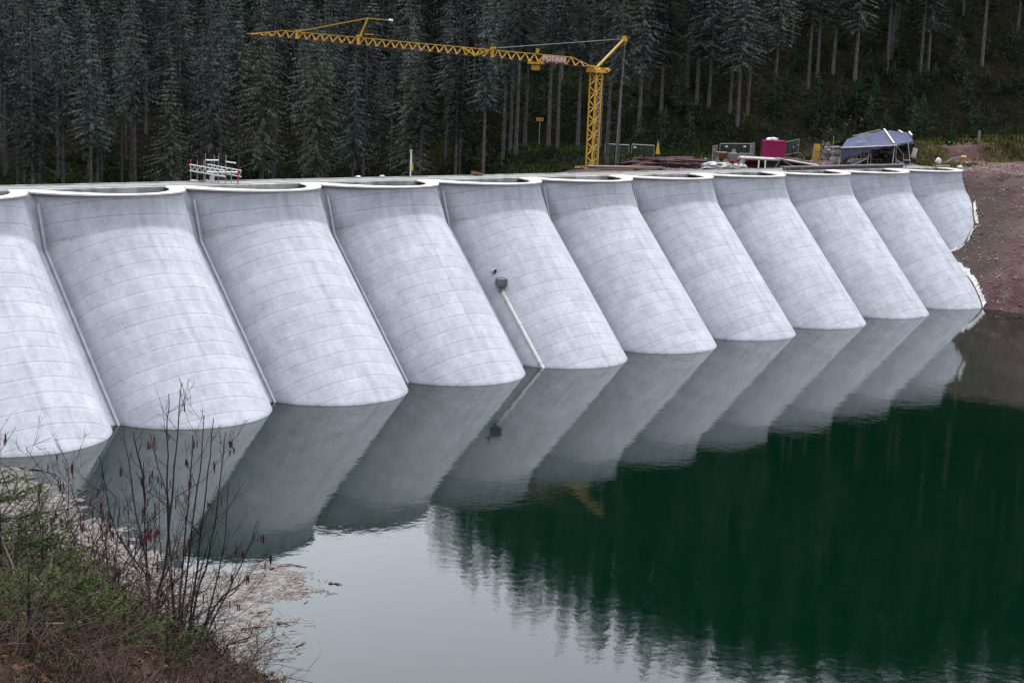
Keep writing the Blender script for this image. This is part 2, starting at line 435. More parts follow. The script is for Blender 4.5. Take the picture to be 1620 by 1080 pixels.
def water_mat():
    m = bpy.data.materials.new('reservoir_water')
    m.use_nodes = True
    nt = m.node_tree; N = nt.nodes; L = nt.links.new
    b = N['Principled BSDF']
    b.inputs['Base Color'].default_value = (0.0001, 0.0052, 0.0024, 1)
    b.inputs['Roughness'].default_value = 0.0
    b.inputs['IOR'].default_value = 1.33
    tc = N.new('ShaderNodeTexCoord')
    n1 = N.new('ShaderNodeTexNoise'); n1.inputs['Scale'].default_value = 2.3; n1.inputs['Detail'].default_value = 4
    n2 = N.new('ShaderNodeTexNoise'); n2.inputs['Scale'].default_value = 0.35; n2.inputs['Detail'].default_value = 2
    n3 = N.new('ShaderNodeTexNoise'); n3.inputs['Scale'].default_value = 0.03; n3.inputs['Detail'].default_value = 2
    for n in (n1, n2, n3): L(tc.outputs['Object'], n.inputs['Vector'])
    calm = node_math(nt, 'SMOOTH_MIN', 1.0, node_math(nt, 'MULTIPLY', n3.outputs['Fac'], 1.6), 0.1)
    h = node_math(nt, 'ADD', node_math(nt, 'MULTIPLY', n1.outputs['Fac'], 0.0035), node_math(nt, 'MULTIPLY', n2.outputs['Fac'], 0.010))
    h = node_math(nt, 'MULTIPLY', h, calm)
    bp = N.new('ShaderNodeBump'); bp.inputs['Strength'].default_value = 1.0; bp.inputs['Distance'].default_value = 1.0
    L(h, bp.inputs['Height']); L(bp.outputs['Normal'], b.inputs['Normal'])
    return m
M['water'] = water_mat()
# ---------------- terrain ----------------
def vnoise(x, y, seed=0):
    xi = np.floor(x).astype(np.int64); yi = np.floor(y).astype(np.int64)
    fx = x - xi; fy = y - yi
    fx = fx * fx * (3 - 2 * fx); fy = fy * fy * (3 - 2 * fy)
    def h(a, b):
        n = (a * 374761393 + b * 668265263 + seed * 982451653) & 0x7fffffff
        n = (n ^ (n >> 13)) * 1274126177 & 0x7fffffff
        return ((n ^ (n >> 16)) & 0xffff) / 65535.0
    return (h(xi, yi) * (1 - fx) + h(xi + 1, yi) * fx) * (1 - fy) + (h(xi, yi + 1) * (1 - fx) + h(xi + 1, yi + 1) * fx) * fy
def vfbm(x, y, sc, seed=0, oct=4):
    v = 0; a = 0.5; f = 1.0 / sc
    for i in range(oct):
        v = v + a * (vnoise(x * f + 13.7 * i, y * f - 5.1 * i, seed + i) - 0.5) * 2
        a *= 0.5; f *= 2.0
    return v
def sst(a, b, x):
    t = np.clip((x - a) / (b - a), 0, 1)
    return t * t * (3 - 2 * t)
def hill_s(x, y): return (x - 20) * 0.524 + (y - 110) * 0.852
def G(x, y):
    x = np.asarray(x, float); y = np.asarray(y, float)
    s = hill_s(x, y) + vfbm(x, y, 45, 7, 3) * 7
    # ground downstream of the dam: valley floor on the left, levelled building site on the right
    pad = 1.5 + 10.9 * sst(42, 58, x - 0.9 * (y - 10))
    pad = pad - 1.4 * sst(9.5, 16, y) * sst(83, 76, x) * sst(52, 60, x - 0.9 * (y - 10))
    pad = pad + sst(112, 150, x) * 2.2 * sst(-6, 6, y) + 0.10 * vfbm(x, y, 4, 3, 3)
    # grassy track embankment at the far right
    emb = sst(114, 122, x + 0.5 * (y - 3)) * 2.0 * sst(2.0, 6.5, y + (x - 118) * 0.28)
    down = pad + emb
    foot = -16.0 - 11.0 * sst(84, 104, x)
    hill = np.where(s > foot, (s - foot) * 0.50 + np.clip(s - foot - 20, 0, 400) * 0.12, 0)
    cap = np.interp(x, [60, 107, 126, 152, 208, 260], [6, 6, 13, 25, 55, 68])
    hk = 3.0
    hill = np.where(s > foot, -hk * np.logaddexp(-hill / hk, -(cap + 0.02 * (s - foot)) / hk), 0) + hk * np.log1p(np.exp(-cap / hk)) * 0
    hill = np.maximum(hill, 0)
    hill = hill * (1 + 0.16 * sst(60, 150, x)) + vfbm(x, y, 18, 21, 3) * 1.3 * sst(foot, foot + 12, s)
    down = down + hill * sst(foot - 4, foot + 4, s)
    # reservoir side: right bank slope
    xs = x - 0.25 * np.clip(-14 - y, 0, 200) * 0.35
    bank = (xs - 93.9) * 0.78 + vfbm(x, y, 5, 31, 4) * 0.5 * sst(95, 97, x) + vfbm(x, y, 1.3, 41, 2) * 0.22 + 0.45 * (np.abs(vfbm(x * 0.35, y, 2.6, 51, 3)) - 0.2) * sst(97, 101, x)
    bank = np.minimum(bank, 12.35 + 0.04 * (x - 110) + 0.12 * vfbm(x, y, 4, 3, 3))
    bank = np.maximum(bank, -6)
    left = np.clip((-46 - x) * 0.55, -6, 90)
    up = np.maximum(bank, left)
    far = np.clip((-170 - y) * 0.5, -6, 90)
    up = np.maximum(up, far)
    t = sst(1.5, 4.5, y)
    # left valley side downstream
    dl = np.clip((-35 - x) * 0.6, 0, 90)
    down = np.maximum(down, dl)
    return up * (1 - t) + down * t

xs_ = np.unique(np.concatenate([np.arange(-330, 60, 6.0), np.arange(60, 150, 0.75), np.arange(150, 480, 4.0)]))
ys_ = np.unique(np.concatenate([np.arange(-330, -60, 6.0), np.arange(-60, 45, 0.75), np.arange(45, 120, 2.5), np.arange(120, 480, 6.0)]))
X, Y = np.meshgrid(xs_, ys_)
Z = G(X, Y)
nx, ny = len(xs_), len(ys_)
idx = np.arange(nx * ny).reshape(ny, nx)
Fq = np.stack([idx[:-1, :-1], idx[:-1, 1:], idx[1:, 1:], idx[1:, :-1]], -1).reshape(-1, 4)
s_ = hill_s(X, Y)
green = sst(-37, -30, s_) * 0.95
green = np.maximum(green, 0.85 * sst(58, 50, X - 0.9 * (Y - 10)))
green = np.maximum(green, 0.9 * sst(15, 22, Y) * sst(100, 92, X))
green = np.maximum(green, 0.75 * sst(113, 119, X + 0.5 * (Y - 3)) * sst(2, 6, Y + (X - 118) * 0.28) * (0.55 + 0.6 * vfbm(X, Y, 3, 5, 3)) * 1.3)
track = np.exp(-((Y - (17 + 0.02 * (X - 100)) - 0.9 * np.clip(X - 118, 0, 99)) / 1.6) ** 2) * sst(84, 92, X) * sst(119, 115, X)
green = green * (1 - 0.8 * track)
wet = 0.8 * sst(5.0, 0.5, (X - 94) * 0.45 - (Y + 14) * 0.75) * sst(8, 4, np.abs(Y + 6)) * (Y < 3) * (X > 90) * sst(111, 106, X)
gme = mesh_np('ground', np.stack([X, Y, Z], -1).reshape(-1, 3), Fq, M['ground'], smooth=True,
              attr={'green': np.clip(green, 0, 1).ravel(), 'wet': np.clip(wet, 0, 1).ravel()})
tag(link_mesh('ground', gme), kind='structure')

wb = MB()
wb.add([(-330, -330, 0), (150, -330, 0), (150, 2.2, 0), (-330, 2.2, 0)], [(0, 1, 2, 3)])
tag(wb.build('water', M['water']), kind='structure')

# near bank, on which the photographer stands: polar height field round the viewpoint
AZ = [-180, -60, 0, 22.8, 25.94, 28.33, 30.58, 32.18, 33.58, 35.49, 37.18, 40.14, 50, 64, 100, 180]
DT = [.2, .22, .25, .2755, .2996, .3209, .34, .3543, .3705, .3915, .4078, .4491, .60, .66, .7, .2]
def near_h(rho, az):
    dt = np.interp(az, AZ, DT)
    RS = 14.0
    zs = 20.42 - RS * dt
    base = 18.7
    inn = base + (zs - base) * rho / RS
    ex = np.clip(rho - RS, 0, None)
    out = zs - ex * 1.0 - 0.25 * ex * ex / (ex + 2.0) * 0.6
    front = np.where(rho < RS, inn, out)
    back = base + 0.32 * rho
    d = np.abs(((az - 40) + 180) % 360 - 180)
    k = sst(80, 125, d)
    return front * (1 - k) + back * k
def near_z(x, y):
    dx = x - CAM.x; dy = y - CAM.y
    rho = math.hypot(dx, dy); az = math.degrees(math.atan2(dx, dy))
    return float(near_h(np.array(rho), np.array(az))) + float(vfbm(np.array(x), np.array(y), 1.6, 61, 3)) * 0.10
rh = np.concatenate([[0.01], np.arange(0.6, 40, 0.3), np.arange(40, 130, 4)])
az_ = np.concatenate([np.arange(-180, 10, 4), np.arange(10, 70, 0.7), np.arange(70, 181, 4)])
RR, AA = np.meshgrid(rh, az_)
nxp = CAM.x + RR * np.sin(np.radians(AA)); nyp = CAM.y + RR * np.cos(np.radians(AA))
nz_ = near_h(RR, AA) + vfbm(nxp, nyp, 1.6, 61, 3) * 0.10
nz_ = np.maximum(nz_, -5)
idn = np.arange(RR.size).reshape(RR.shape)
Fn = np.stack([idn[:-1, :-1], idn[1:, :-1], idn[1:, 1:], idn[:-1, 1:]], -1).reshape(-1, 4)[:, ::-1]
M['banksoil'] = mat('bank_litter', (0.012, 0.009, 0.008), 0.95, col2=(0.045, 0.03, 0.025), scale=3.0, bump=0.8, bscale=12, spec=0.1)
tag(link_mesh('bank', mesh_np('bank', np.stack([nxp, nyp, nz_], -1).reshape(-1, 3), Fn, M['banksoil'], smooth=True)), kind='structure')

# ---------------- the dam ----------------
M['walk'] = mat('walkway_concrete', (0.15, 0.15, 0.145), 0.95, var=0.2, scale=1.5, spec=0.1)
H = 12.53
S = 11.0
KZ, KY = 9.14, -1.12        # kink of the pier line
SL = 0.883                  # run per metre of drop below the kink
BT = 0.31                   # batter of the upper wall
HALF = 5.14
BU, BL = 3.15, 4.0
def bulu(t): return max(0.0, 1 - t * t) ** 0.63
def bul(t): return max(0.0, 1 - t * t) ** 0.63
def pier_y(z): return KY - (KZ - z) * SL if z < KZ else KY + (z - KZ) * BT
def arch_y(t, z, off=0.0):
    b = bul(t)
    up = KY + (z - KZ) * BT - BU * bulu(t)
    lo = KY - (KZ - z) * SL - BL * b
    k = 0.035
    # smooth minimum
    d = (lo - up) / k
    if d > 30: v = up
    elif d < -30: v = lo
    else: v = up - k * math.log(1 + math.exp(-d))
    return v + off
def lift_of(t, y, z):
    b = bul(t)
    n = math.hypot(SL, 1)
    up = KY + (z - KZ) * BT - BU * bulu(t)
    lo = KY - (KZ - z) * SL - BL * b
    if lo < up:   # sloping barrel: distance along its axis
        return ((KY - y) * SL + (KZ - z)) / n / 0.98 + 20.0 - 0.35
    m_ = math.hypot(BT, 1)
    # wall lifts, meeting the barrel lifts at the mitre
    return 19.3 + (((KY - y) * BT + (KZ - z)) / m_) / 0.98 - 0.0

dam = empty('arch_dam', (0, 0, 0), label='pale grey concrete dam made of a long row of sloping barrel arches above the water', cat='dam')
ts = [math.sin(PI / 2 * (-1 + 2 * i / 44.0)) for i in range(45)]
ts = [-1 + 2 * i / 44.0 for i in range(45)]
ts = [math.copysign(1 - (1 - abs(t)) ** 1.25, t) for t in ts]
ZT = 12.45
zr = [-5 + 0.42 * i for i in range(int((ZT + 5) / 0.42) + 1)]
zr = [z for z in zr if not (9.0 < z < 11.6)] + [9.0 + 0.075 * i for i in range(36)] + [ZT]
zr = sorted(set(round(z, 4) for z in zr if z <= ZT))
def crest_y(t): return KY + (ZT - KZ) * BT - BU * max(0.0, 1 - t * t) ** 0.74 + 0.48 * abs(t) ** 5
def face_y(t, z):
    y = arch_y(t, z)
    if z > 10.0:
        k = (z - 10.0) / (ZT - 10.0); k = k * (0.3 + 0.7 * k)
        y = y * (1 - k) + crest_y(t) * k
    return y
def make_arch(i):
    c = i * S - S / 2
    V = []; lift = []; acr = []; wal = []
    for z in zr:
        for t in ts:
            y = face_y(t, z)
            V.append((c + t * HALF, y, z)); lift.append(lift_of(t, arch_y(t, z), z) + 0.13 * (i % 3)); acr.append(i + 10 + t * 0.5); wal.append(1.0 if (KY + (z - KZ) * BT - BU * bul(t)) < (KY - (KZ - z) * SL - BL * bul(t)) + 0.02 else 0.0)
    n = len(ts); m = len(zr)
    F = [(r * n + k, r * n + k + 1, (r + 1) * n + k + 1, (r + 1) * n + k) for r in range(m - 1) for k in range(n - 1)]
    nf = len(F)
    # inner face of the shell, seen in the hollow behind the coping
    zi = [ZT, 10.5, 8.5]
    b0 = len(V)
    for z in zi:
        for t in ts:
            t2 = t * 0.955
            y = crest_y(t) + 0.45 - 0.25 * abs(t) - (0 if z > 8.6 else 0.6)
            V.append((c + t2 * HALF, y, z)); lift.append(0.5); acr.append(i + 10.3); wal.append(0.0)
    for r in range(2):
        for k in range(n - 1):
            F.append((b0 + r * n + k, b0 + r * n + k + 1, b0 + (r + 1) * n + k + 1, b0 + (r + 1) * n + k))
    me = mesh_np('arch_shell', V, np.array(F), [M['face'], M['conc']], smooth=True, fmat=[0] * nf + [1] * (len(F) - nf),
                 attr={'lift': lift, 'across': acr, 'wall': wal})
    return link_mesh('arch_shell', me, dam)
NA0, NA1 = -2, 10
for i in range(NA0, NA1 + 1): make_arch(i)

# pier strips and the raised joint bars between the arches
for i in range(NA0 - 1, NA1 + 1):
    x = i * S
    p = MB()
    w = S / 2 - HALF + 0.02
    prof = [(-5, pier_y(-5)), (KZ, KY)] + [(z, face_y(1, z)) for z in (10.5, 11, 11.4, 11.8, 12.1, ZT)]
    for (z0, y0), (z1, y1) in zip(prof[:-1], prof[1:]):
        p.add([(x - w, y0 - .03, z0), (x + w, y0 - .03, z0), (x + w, y1 - .03, z1), (x - w, y1 - .03, z1),
               (x - w, y0 + .5, z0), (x + w, y0 + .5, z0), (x + w, y1 + .5, z1), (x - w, y1 + .5, z1)],
              [(0, 1, 2, 3), (4, 7, 6, 5), (0, 3, 7, 4), (1, 5, 6, 2)])
    p.build('pier_strip', M['strip'], dam)
    if i < NA1:
        q = MB()
        xr = x + 0.20
        zt = 11.85
        pts = [(-5, pier_y(-5) - .16), (KZ, KY - .16), (zt, pier_y(zt) - .12)]
        for (z0, y0), (z1, y1) in zip(pts[:-1], pts[1:]):
            q.bar((xr, y0, z0), (xr, y1, z1), 0.10, 0.20)
            q.bar((xr + 0.16, y0 + .06, z0), (xr + 0.16, y1 + .06, z1), 0.07, 0.10)
        q.build('joint_bar', M['strip'], dam)

# coping on top of each arch: curved front, flat back, D-shaped hollow
YW = 1.85                       # front of the walkway wall
ycr = crest_y
def make_coping(i):
    c = i * S - S / 2
    n = 56
    o = []; inn = []
    for k in range(n + 1):
        a = k / n
        t = -1 + 2 * a
        t = math.copysign(1 - (1 - abs(t)) ** 1.3, t)
        o.append((c + t * (HALF + 0.26), ycr(t) - 0.07 if abs(t) < 1 else ycr(t) - 0.02))
        # inner outline: starts at the walkway wall and rounds into the corner
        u = math.copysign(abs(t) ** 1.0, t)
        bb = max(0.0, 1 - abs(u) ** 2.1) ** 0.80
        xi = c + 0.34 + u * (HALF - 0.50)
        yi = YW - (YW - (ycr(0) + 0.50)) * bb
        inn.append((xi, yi))
    p = MB()
    z0, z1 = ZT - 0.01, H + 0.01
    vs = [(x, y, z1) for x, y in o] + [(x, y, z1) for x, y in inn] + [(x, y, z0) for x, y in o] + [(x, y, z0) for x, y in inn]
    m = n + 1
    fs = []
    for k in range(n):
        fs.append((k, k + 1, m + k + 1, m + k))
        fs.append((2 * m + k + 1, 2 * m + k, 3 * m + k, 3 * m + k + 1))
        fs.append((k + 1, k, 2 * m + k, 2 * m + k + 1))
        fs.append((m + k, m + k + 1, 3 * m + k + 1, 3 * m + k))
    p.add(vs, fs)
    # pier top triangles reaching back to the walkway
    xl, xr = c - S / 2, c + S / 2
    for sx, xa in ((-1, xl), (1, xr)):
        xe = c + 0.34 + sx * (HALF - 0.50)
        ye = ycr(1)
        tri = [(xa, ye, z1), (xe, YW, z1), (xa, YW, z1), (xa, ye, z0), (xe, YW, z0), (xa, YW, z0)]
        p.add(tri, [(0, 1, 2) if sx > 0 else (0, 2, 1), (3, 5, 4) if sx > 0 else (3, 4, 5), (0, 3, 4, 1)])
    p.build('coping', M['coping'], dam)
for i in range(NA0, NA1 + 1): make_coping(i)

p = MB()                                  # wall and walkway slab behind the hollows
xa, xb = NA0 * S - S - 14, NA1 * S
p.box(((xa + xb) / 2, YW + 0.25, 5.2), (xb - xa, 0.5, 14.60))
p.build('back_wall', M['conc'], dam)
for i in range(NA0 - 1, NA1 + 1):
    x0 = i * S + 0.01 if i >= NA0 else xa
    x1 = (i + 1) * S - 0.01
    if i >= NA1: break
    p = MB()
    p.box(((x0 + x1) / 2, YW + 1.5, 12.49), (x1 - x0, 1.95, 0.08))
    p.build('walkway_slab', M['walk'], dam)
    p = MB()
    p.box(((x0 + x1) / 2, YW + 0.62, 12.515), (x1 - x0, 0.12, 0.03))
    p.build('walkway_joint', M['darksteel'], dam)
    p = MB()
    p.box(((x0 + x1) / 2, YW + 2.55, 12.555), (x1 - x0, 0.22, 0.07))
    p.build('walkway_kerb', M['conc'], dam)
p = MB()
p.box(((xa + xb) / 2, YW + 1.55, 6.0), (xb - xa, 2.0, 12.85))
p.build('downstream_wall', M['conc'], dam)

# white sealing sheet along the line where the last arches meet the slope
def ragged(name, pts, label, w=0.35):
    rnd = random.Random(5)
    V = []; F = []
    for k, (x, y, z) in enumerate(pts):
        a = rnd.uniform(0.6, 1.3) * w * (1.6 if k % 7 == 3 else 1)
        V += [(x - .02, y - 0.16, z + rnd.uniform(0, .06)), (x + a * .9, y - .25 + rnd.uniform(-.08, .08), z + .10 + a * .74 + rnd.uniform(-.04, .06))]
        V += [(x - .05, y, z - .12), (x + a * .9, y - .15, z + a * .74 - .12)]
    for k in range(len(pts) - 1):
        b = k * 4
        F += [(b, b + 1, b + 5, b + 4), (b + 2, b + 6, b + 7, b + 3), (b + 1, b + 3, b + 7, b + 5)]
    p = MB(); p.add(V, F)
    return tag(p.build(name, M['sheet']), label, 'sealing sheet')
def contact(i, zfrom, zto, n):
    """points where the flank of arch i meets the bank"""
    out = []
    for k in range(n + 1):
        z = zfrom + (zto - zfrom) * k / n
        best = None
        for q in range(0, 201):
            t = -1 + 2 * q / 200
            x = i * S - S / 2 + t * HALF; y = arch_y(t, z)
            d = float(G(x, y)) - z
            if best is None or abs(d) < best[0]: best = (abs(d), x, y)
        out.append((best[1], best[2], z))
    return out
ragged('sealing_sheet', contact(9, 0.05, 3.4, 30), 'ragged white sheeting sealing the lower arch to the red slope at the waterline')
ragged('sealing_sheet', contact(10, 4.2, 9.2, 44), 'ragged white sheeting sealing the last arch to the red slope')

# intake screen and pipe on the fourth arch
o = empty('intake_pipe', (33.9, -6.3, 5.3), label='pale pipe with grey perforated inlet head running down the arch face into the water', cat='pipe')
L0 = Vector((33.9, -6.3, 5.3))
axis = Vector((0, -SL, -1)).normalized()
top = Vector((34.0, -6.22, 5.05)); bot = top + axis * 8.2
p = MB()
p.tube([top - L0, bot - L0], 0.17, 14)
p.build('pipe', M['lightpipe'], o, smooth=False)
for k in (0.9, 3.0, 6.3):
    p = MB()
    q = top + axis * k - L0
    p.tube([q, q + axis * 0.10], 0.21, 14)
    p.build('pipe_collar', M['lightpipe'], o)
p = MB(); p.lathe((0, 0, 0), [(0.16, -0.35), (0.16, -0.1), (0.30, 0.08), (0.42, 0.12), (0.42, 0.62), (0.38, 0.66), (0.38, 0.60)], 12)
M['inlet'] = mat('perforated_grey_metal', (0.13, 0.13, 0.135), 0.6, var=0.3, scale=14)
hd = p.build('inlet_head', M['inlet'], o)
p = MB()
for k in range(12):
    a = 2 * PI * k / 12
    p.box((0.435 * math.cos(a), 0.435 * math.sin(a), 0.37), (0.04, 0.04, 0.48), rz=a)
p.build('inlet_bar', M['darksteel'], hd)
p = MB(); p.box((0.05, 0.3, -0.2), (0.12, 0.7, 0.08)); p.box((0.0, 0.25, 0.2), (0.10, 0.5, 0.08)); p.build('bracket', M['darksteel'], o)

o = empty('wall_fixture', (34.05, -5.35, 6.35), label='small round floodlight-like fixture fixed to the arch face just above the pipe head', cat='fixture')
p = MB(); p.lathe((0, 0, 0), [(0.05, 0.2), (0.13, 0.12), (0.2, -0.06), (0.19, -0.1)], 12, axis='Y'); p.build('housing', M['lightpipe'], o)
p = MB(); p.lathe((0, 0, 0), [(0.16, -0.12), (0.15, -0.105)], 12, axis='Y'); p.build('lens', M['rubber'], o)
p = MB(); p.bar((0, 0.15, 0), (0, 0.75, -0.25), 0.06); p.build('bracket', M['darksteel'], o)
# ---------------- tower crane ----------------
CX, CY = 72.35, 19.6
crane = empty('tower_crane', (CX, CY, 12.3), label='yellow lattice tower crane with a long horizontal jib standing behind the dam', cat='crane')
cb = 12.3
def lat_mast():
    p = MB(); w = 0.41
    z0, z1 = -1.5, 9.0
    cs = [(-w, -w), (w, -w), (w, w), (-w, w)]
    for x, y in cs: p.bar((x, y, z0), (x, y, z1), 0.12)
    n = 15; dz = (z1 - z0) / n
    for k in range(n):
        a = z0 + k * dz; b = a + dz
        for q in range(4):
            c0 = cs[q]; c1 = cs[(q + 1) % 4]
            if (k + q) % 2: c0, c1 = c1, c0
            p.bar((*c0, a), (*c1, b), 0.075)
            if k % 2 == 0: p.bar((*cs[q], a), (*cs[(q + 1) % 4], a), 0.075)
    return p
lat_mast().build('mast', M['yellow'], crane)
p = MB()
for sx in (-0.17, 0.17): p.bar((sx + .1, -0.35, -1.4), (sx + .1, -0.35, 8.0), 0.05)
for k in range(26): p.bar((-0.07, -0.35, 0.3 + 0.3 * k), (0.27, -0.35, 0.3 + 0.3 * k), 0.035)
for k in range(5):
    for sx in (-0.3, 0.5): p.bar((sx, -0.5, 0.8 + 1.6 * k), (sx, -0.1, 0.8 + 1.6 * k), 0.04)
p.build('ladder', M['steel'], crane)
p = MB(); p.box((0.1, 0, 9.1), (1.7, 1.4, 0.3)); p.box((0.9, -0.3, 9.25), (0.7, 0.5, 0.45)); p.box((-0.5, 0, 9.4), (0.6, 1.0, 0.5)); p.tube([(0.9, -.9, 9.25), (0.9, .5, 9.25)], 0.2, 10)
p.build('mast_head', M['yellow'], crane)
# raised strut behind the mast
b0 = Vector((-0.2, -0.15, 9.4)); t0 = Vector((75.59 - CX, 18.87 - CY, 24.75 - cb))
p = MB()
for s in (-0.16, 0.16):
    off = Vector((s * .7, s * .7, 0))
    p.tube([b0 + off, t0 + off * .8], 0.12, 8)
for k in range(1, 8):
    q = b0.lerp(t0, k / 8); p.bar(q + Vector((-.12, -.12, 0)), q + Vector((.12, .12, 0)), 0.05)
p.build('tie_strut', M['yellow'], crane)
p = MB(); p.tube([t0 + Vector((-.22, -.22, .05)), t0 + Vector((.22, .22, .05))], 0.26, 12); p.box(t0 + Vector((0, 0, -0.15)), (0.5, 0.4, 0.3))
p.build('sheave', M['yellow'], crane)
p = MB()
p.tube([t0 + Vector((.1, 0, -.3)), t0 + Vector((.12, 0.02, -.6))], 0.12, 8); p.build('pulley_block', M['yellow'], crane)
p = MB()
for s in (-0.07, 0.07): p.tube([t0 + Vector((.12 + s, 0, -.6)), Vector((2.75 + s, -0.8, 0.3))], 0.009, 4)
p.build('backstay_rope', M['cable'], crane)

# jib
tip = Vector((50.98, 49.28, 23.78)); root = Vector((CX - 0.5, CY - 0.05, 21.75))
jd = tip - root; JL = jd.length; jd.normalize()
jside = jd.cross(Vector((0, 0, 1))).normalized(); jup = jside.cross(jd).normalized()
if jup.z < 0: jup = -jup
def J(s, side, up): return root + jd * s + jside * side + jup * up - Vector((CX, CY, cb))
jib = empty('jib', (0, 0, 0)); jib.parent = crane
def jh(s):       # truss height along the jib
    if s < 2.2: return 0.78 * s / 2.2
    if s > JL - 3.6: return max(0.02, 0.62 * (JL - s) / 3.6)
    return 0.80 - 0.10 * (s - 2.2) / (JL - 5.8)
p = MB()
for sd in (-0.42, 0.42):
    p.bar(J(0, sd, 0), J(JL, sd * .8, 0), 0.08)
p.build('bottom_chord', M['rust'], jib)
p = MB()
N = 78; st = JL / N
prev = J(0, 0, 0.05)
for k in range(1, N + 1):
    q = J(k * st, 0, jh(k * st)); p.bar(prev, q, 0.085); prev = q
for k in range(N // 2):
    s0 = k * 2 * st; s1 = s0 + st; s2 = s0 + 2 * st
    for sd in (-0.42, 0.42):
        sd2 = sd * .8 if s0 > JL / 2 else sd
        p.bar(J(s0, sd2, 0), J(s1, 0, jh(s1)), 0.055); p.bar(J(s1, 0, jh(s1)), J(min(s2, JL), sd2, 0), 0.055)
    p.bar(J(s0, -0.42, 0.0), J(s1, 0.42, 0), 0.05); p.bar(J(s0, -0.42, 0), J(s0, 0.42, 0), 0.05)
p.build('lattice', M['yellow'], jib)
def sj(px):      # station along the jib from the apparent column of the photograph's jib (0 root .. 1 tip)
    return px * JL
# folded joints and kingpost
for s, hgt in ((0.285 * JL, 1.0), (0.67 * JL, 0.9), (0.85 * JL, 0.8)):
    p = MB()
    for sd in (-0.3, 0.3): p.bar(J(s, sd, -0.05), J(s, sd * .5, hgt), 0.16)
    p.box(J(s, 0, hgt), (0.5, 0.5, 0.22), rz=math.atan2(jd.y, jd.x))
    p.build('fold_joint', M['yellow'], jib)
p = MB()
for sd in (-0.3, 0.3): p.bar(J(0.285 * JL, sd, 0.9), J(0.335 * JL, sd, 0.06), 0.13); p.bar(J(0.37 * JL, sd, 0.75), J(0.335 * JL, sd, 0.06), 0.10)
p.build('fold_brace', M['yellow'], jib)
kp = Vector((0, 0, 0))
sK = 0.67 * JL
kt = J(sK - 0.75, 0, 2.75)
p = MB()
p.bar(J(sK, -0.2, 0.6), kt, 0.13); p.bar(J(sK, 0.2, 0.6), kt, 0.13)
p.bar(kt, J(0.85 * JL, 0, 0.75), 0.10)
p.bar(kt, J(sK - 3.0, 0, 2.75), 0.09)
p.box(J(sK - 1.0, 0, 1.15), (0.9, 0.1, 0.1), rz=math.atan2(jd.y, jd.x))
p.build('kingpost', M['yellow'], jib)
p = MB(); p.tube([J(sK - 3.0, 0, 2.75), J(sK - 3.4, 0, 2.73)], 0.12, 8); p.build('rope_socket', M['white'], jib)
p = MB()
p.tube([J(0.275 * JL, 0, 1.0), t0], 0.035, 4); p.tube([J(0.275 * JL, 0.1, 1.0), t0 + Vector((.1, .1, 0))], 0.02, 4)
p.build('tie_rope', M['cable'], jib)
# trolley
s = 0.16 * JL
tr = MB(); tr.box(J(s, 0, -0.12), (1.6, 1.1, 0.18), rz=math.atan2(jd.y, jd.x)); tr.box(J(s, 0, 1.1), (0.3, 0.3, 0.45), rz=math.atan2(jd.y, jd.x))
for a in (-.6, .6):
    for b in (-.5, .5): tr.lathe(J(s + a, b, -0.02), [(0.14, -0.05), (0.14, 0.05)], 10, axis='Y')
tr.build('trolley', M['yellow'], jib)
hb = MB(); hb.box(J(s, 0, -0.55), (0.75, 0.5, 0.55), taper=1.25, rz=math.atan2(jd.y, jd.x)); hb.tube([J(s - .1, -.3, -.45), J(s - .1, .3, -.45)], 0.24, 12)
hb.build('hook_block', M['yellow'], jib)
# sign board with the maker's lettering
s0, s1 = 0.075 * JL, 0.143 * JL
c = (J(s0, -0.5, 0.43) + J(s1, -0.5, 0.43)) / 2
ang = math.atan2(jd.y, jd.x)
side = -0.5 if (jside * -0.5).y < 0 else 0.5
c = (J(s0, side, 0.43) + J(s1, side, 0.43)) / 2
bd = MB()
vs = [J(s0, side, 0.15), J(s1, side, 0.15), J(s1, side, 0.75), J(s0, side, 0.75)]
bk = [v + jside * (-0.04 if side > 0 else 0.04) for v in vs]
bd.add(vs + bk, [(0, 1, 2, 3), (7, 6, 5, 4), (0, 4, 5, 1), (1, 5, 6, 2), (2, 6, 7, 3), (3, 7, 4, 0)])
M['signface'] = mat('faded_orange_sign_face', (0.28, 0.15, 0.09), 0.6, var=0.15, scale=4)
board = bd.build('name_board', M['signface'], jib)
def add_text(name, s, size, m, mat4, parent, extr=0.01, sp=1.0):
    cu = bpy.data.curves.new(name, 'FONT'); cu.body = s; cu.size = size; cu.align_x = 'CENTER'; cu.align_y = 'CENTER'; cu.extrude = extr
    cu.space_character = sp; cu.offset = 0.012
    tmp = bpy.data.objects.new(name, cu); COL.objects.link(tmp)
    dg = bpy.context.evaluated_depsgraph_get(); dg.update()
    me = bpy.data.meshes.new_from_object(tmp.evaluated_get(dg))
    bpy.data.objects.remove(tmp)
    me.materials.clear(); me.materials.append(m)
    me.transform(mat4)
    return link_mesh(name, me, parent)
xdir = (-jd).normalized(); ydir = jup; zdir = xdir.cross(ydir).normalized()
cc = c + zdir * 0.02
add_text('lettering', 'POTAIN', 0.62, M['white'], Matrix(((xdir.x, ydir.x, zdir.x, cc.x), (xdir.y, ydir.y, zdir.y, cc.y), (xdir.z, ydir.z, zdir.z, cc.z), (0, 0, 0, 1))), board, sp=1.05)

# ---------------- building site beside and behind the dam ----------------
def gz(x, y): return float(G(x, y))

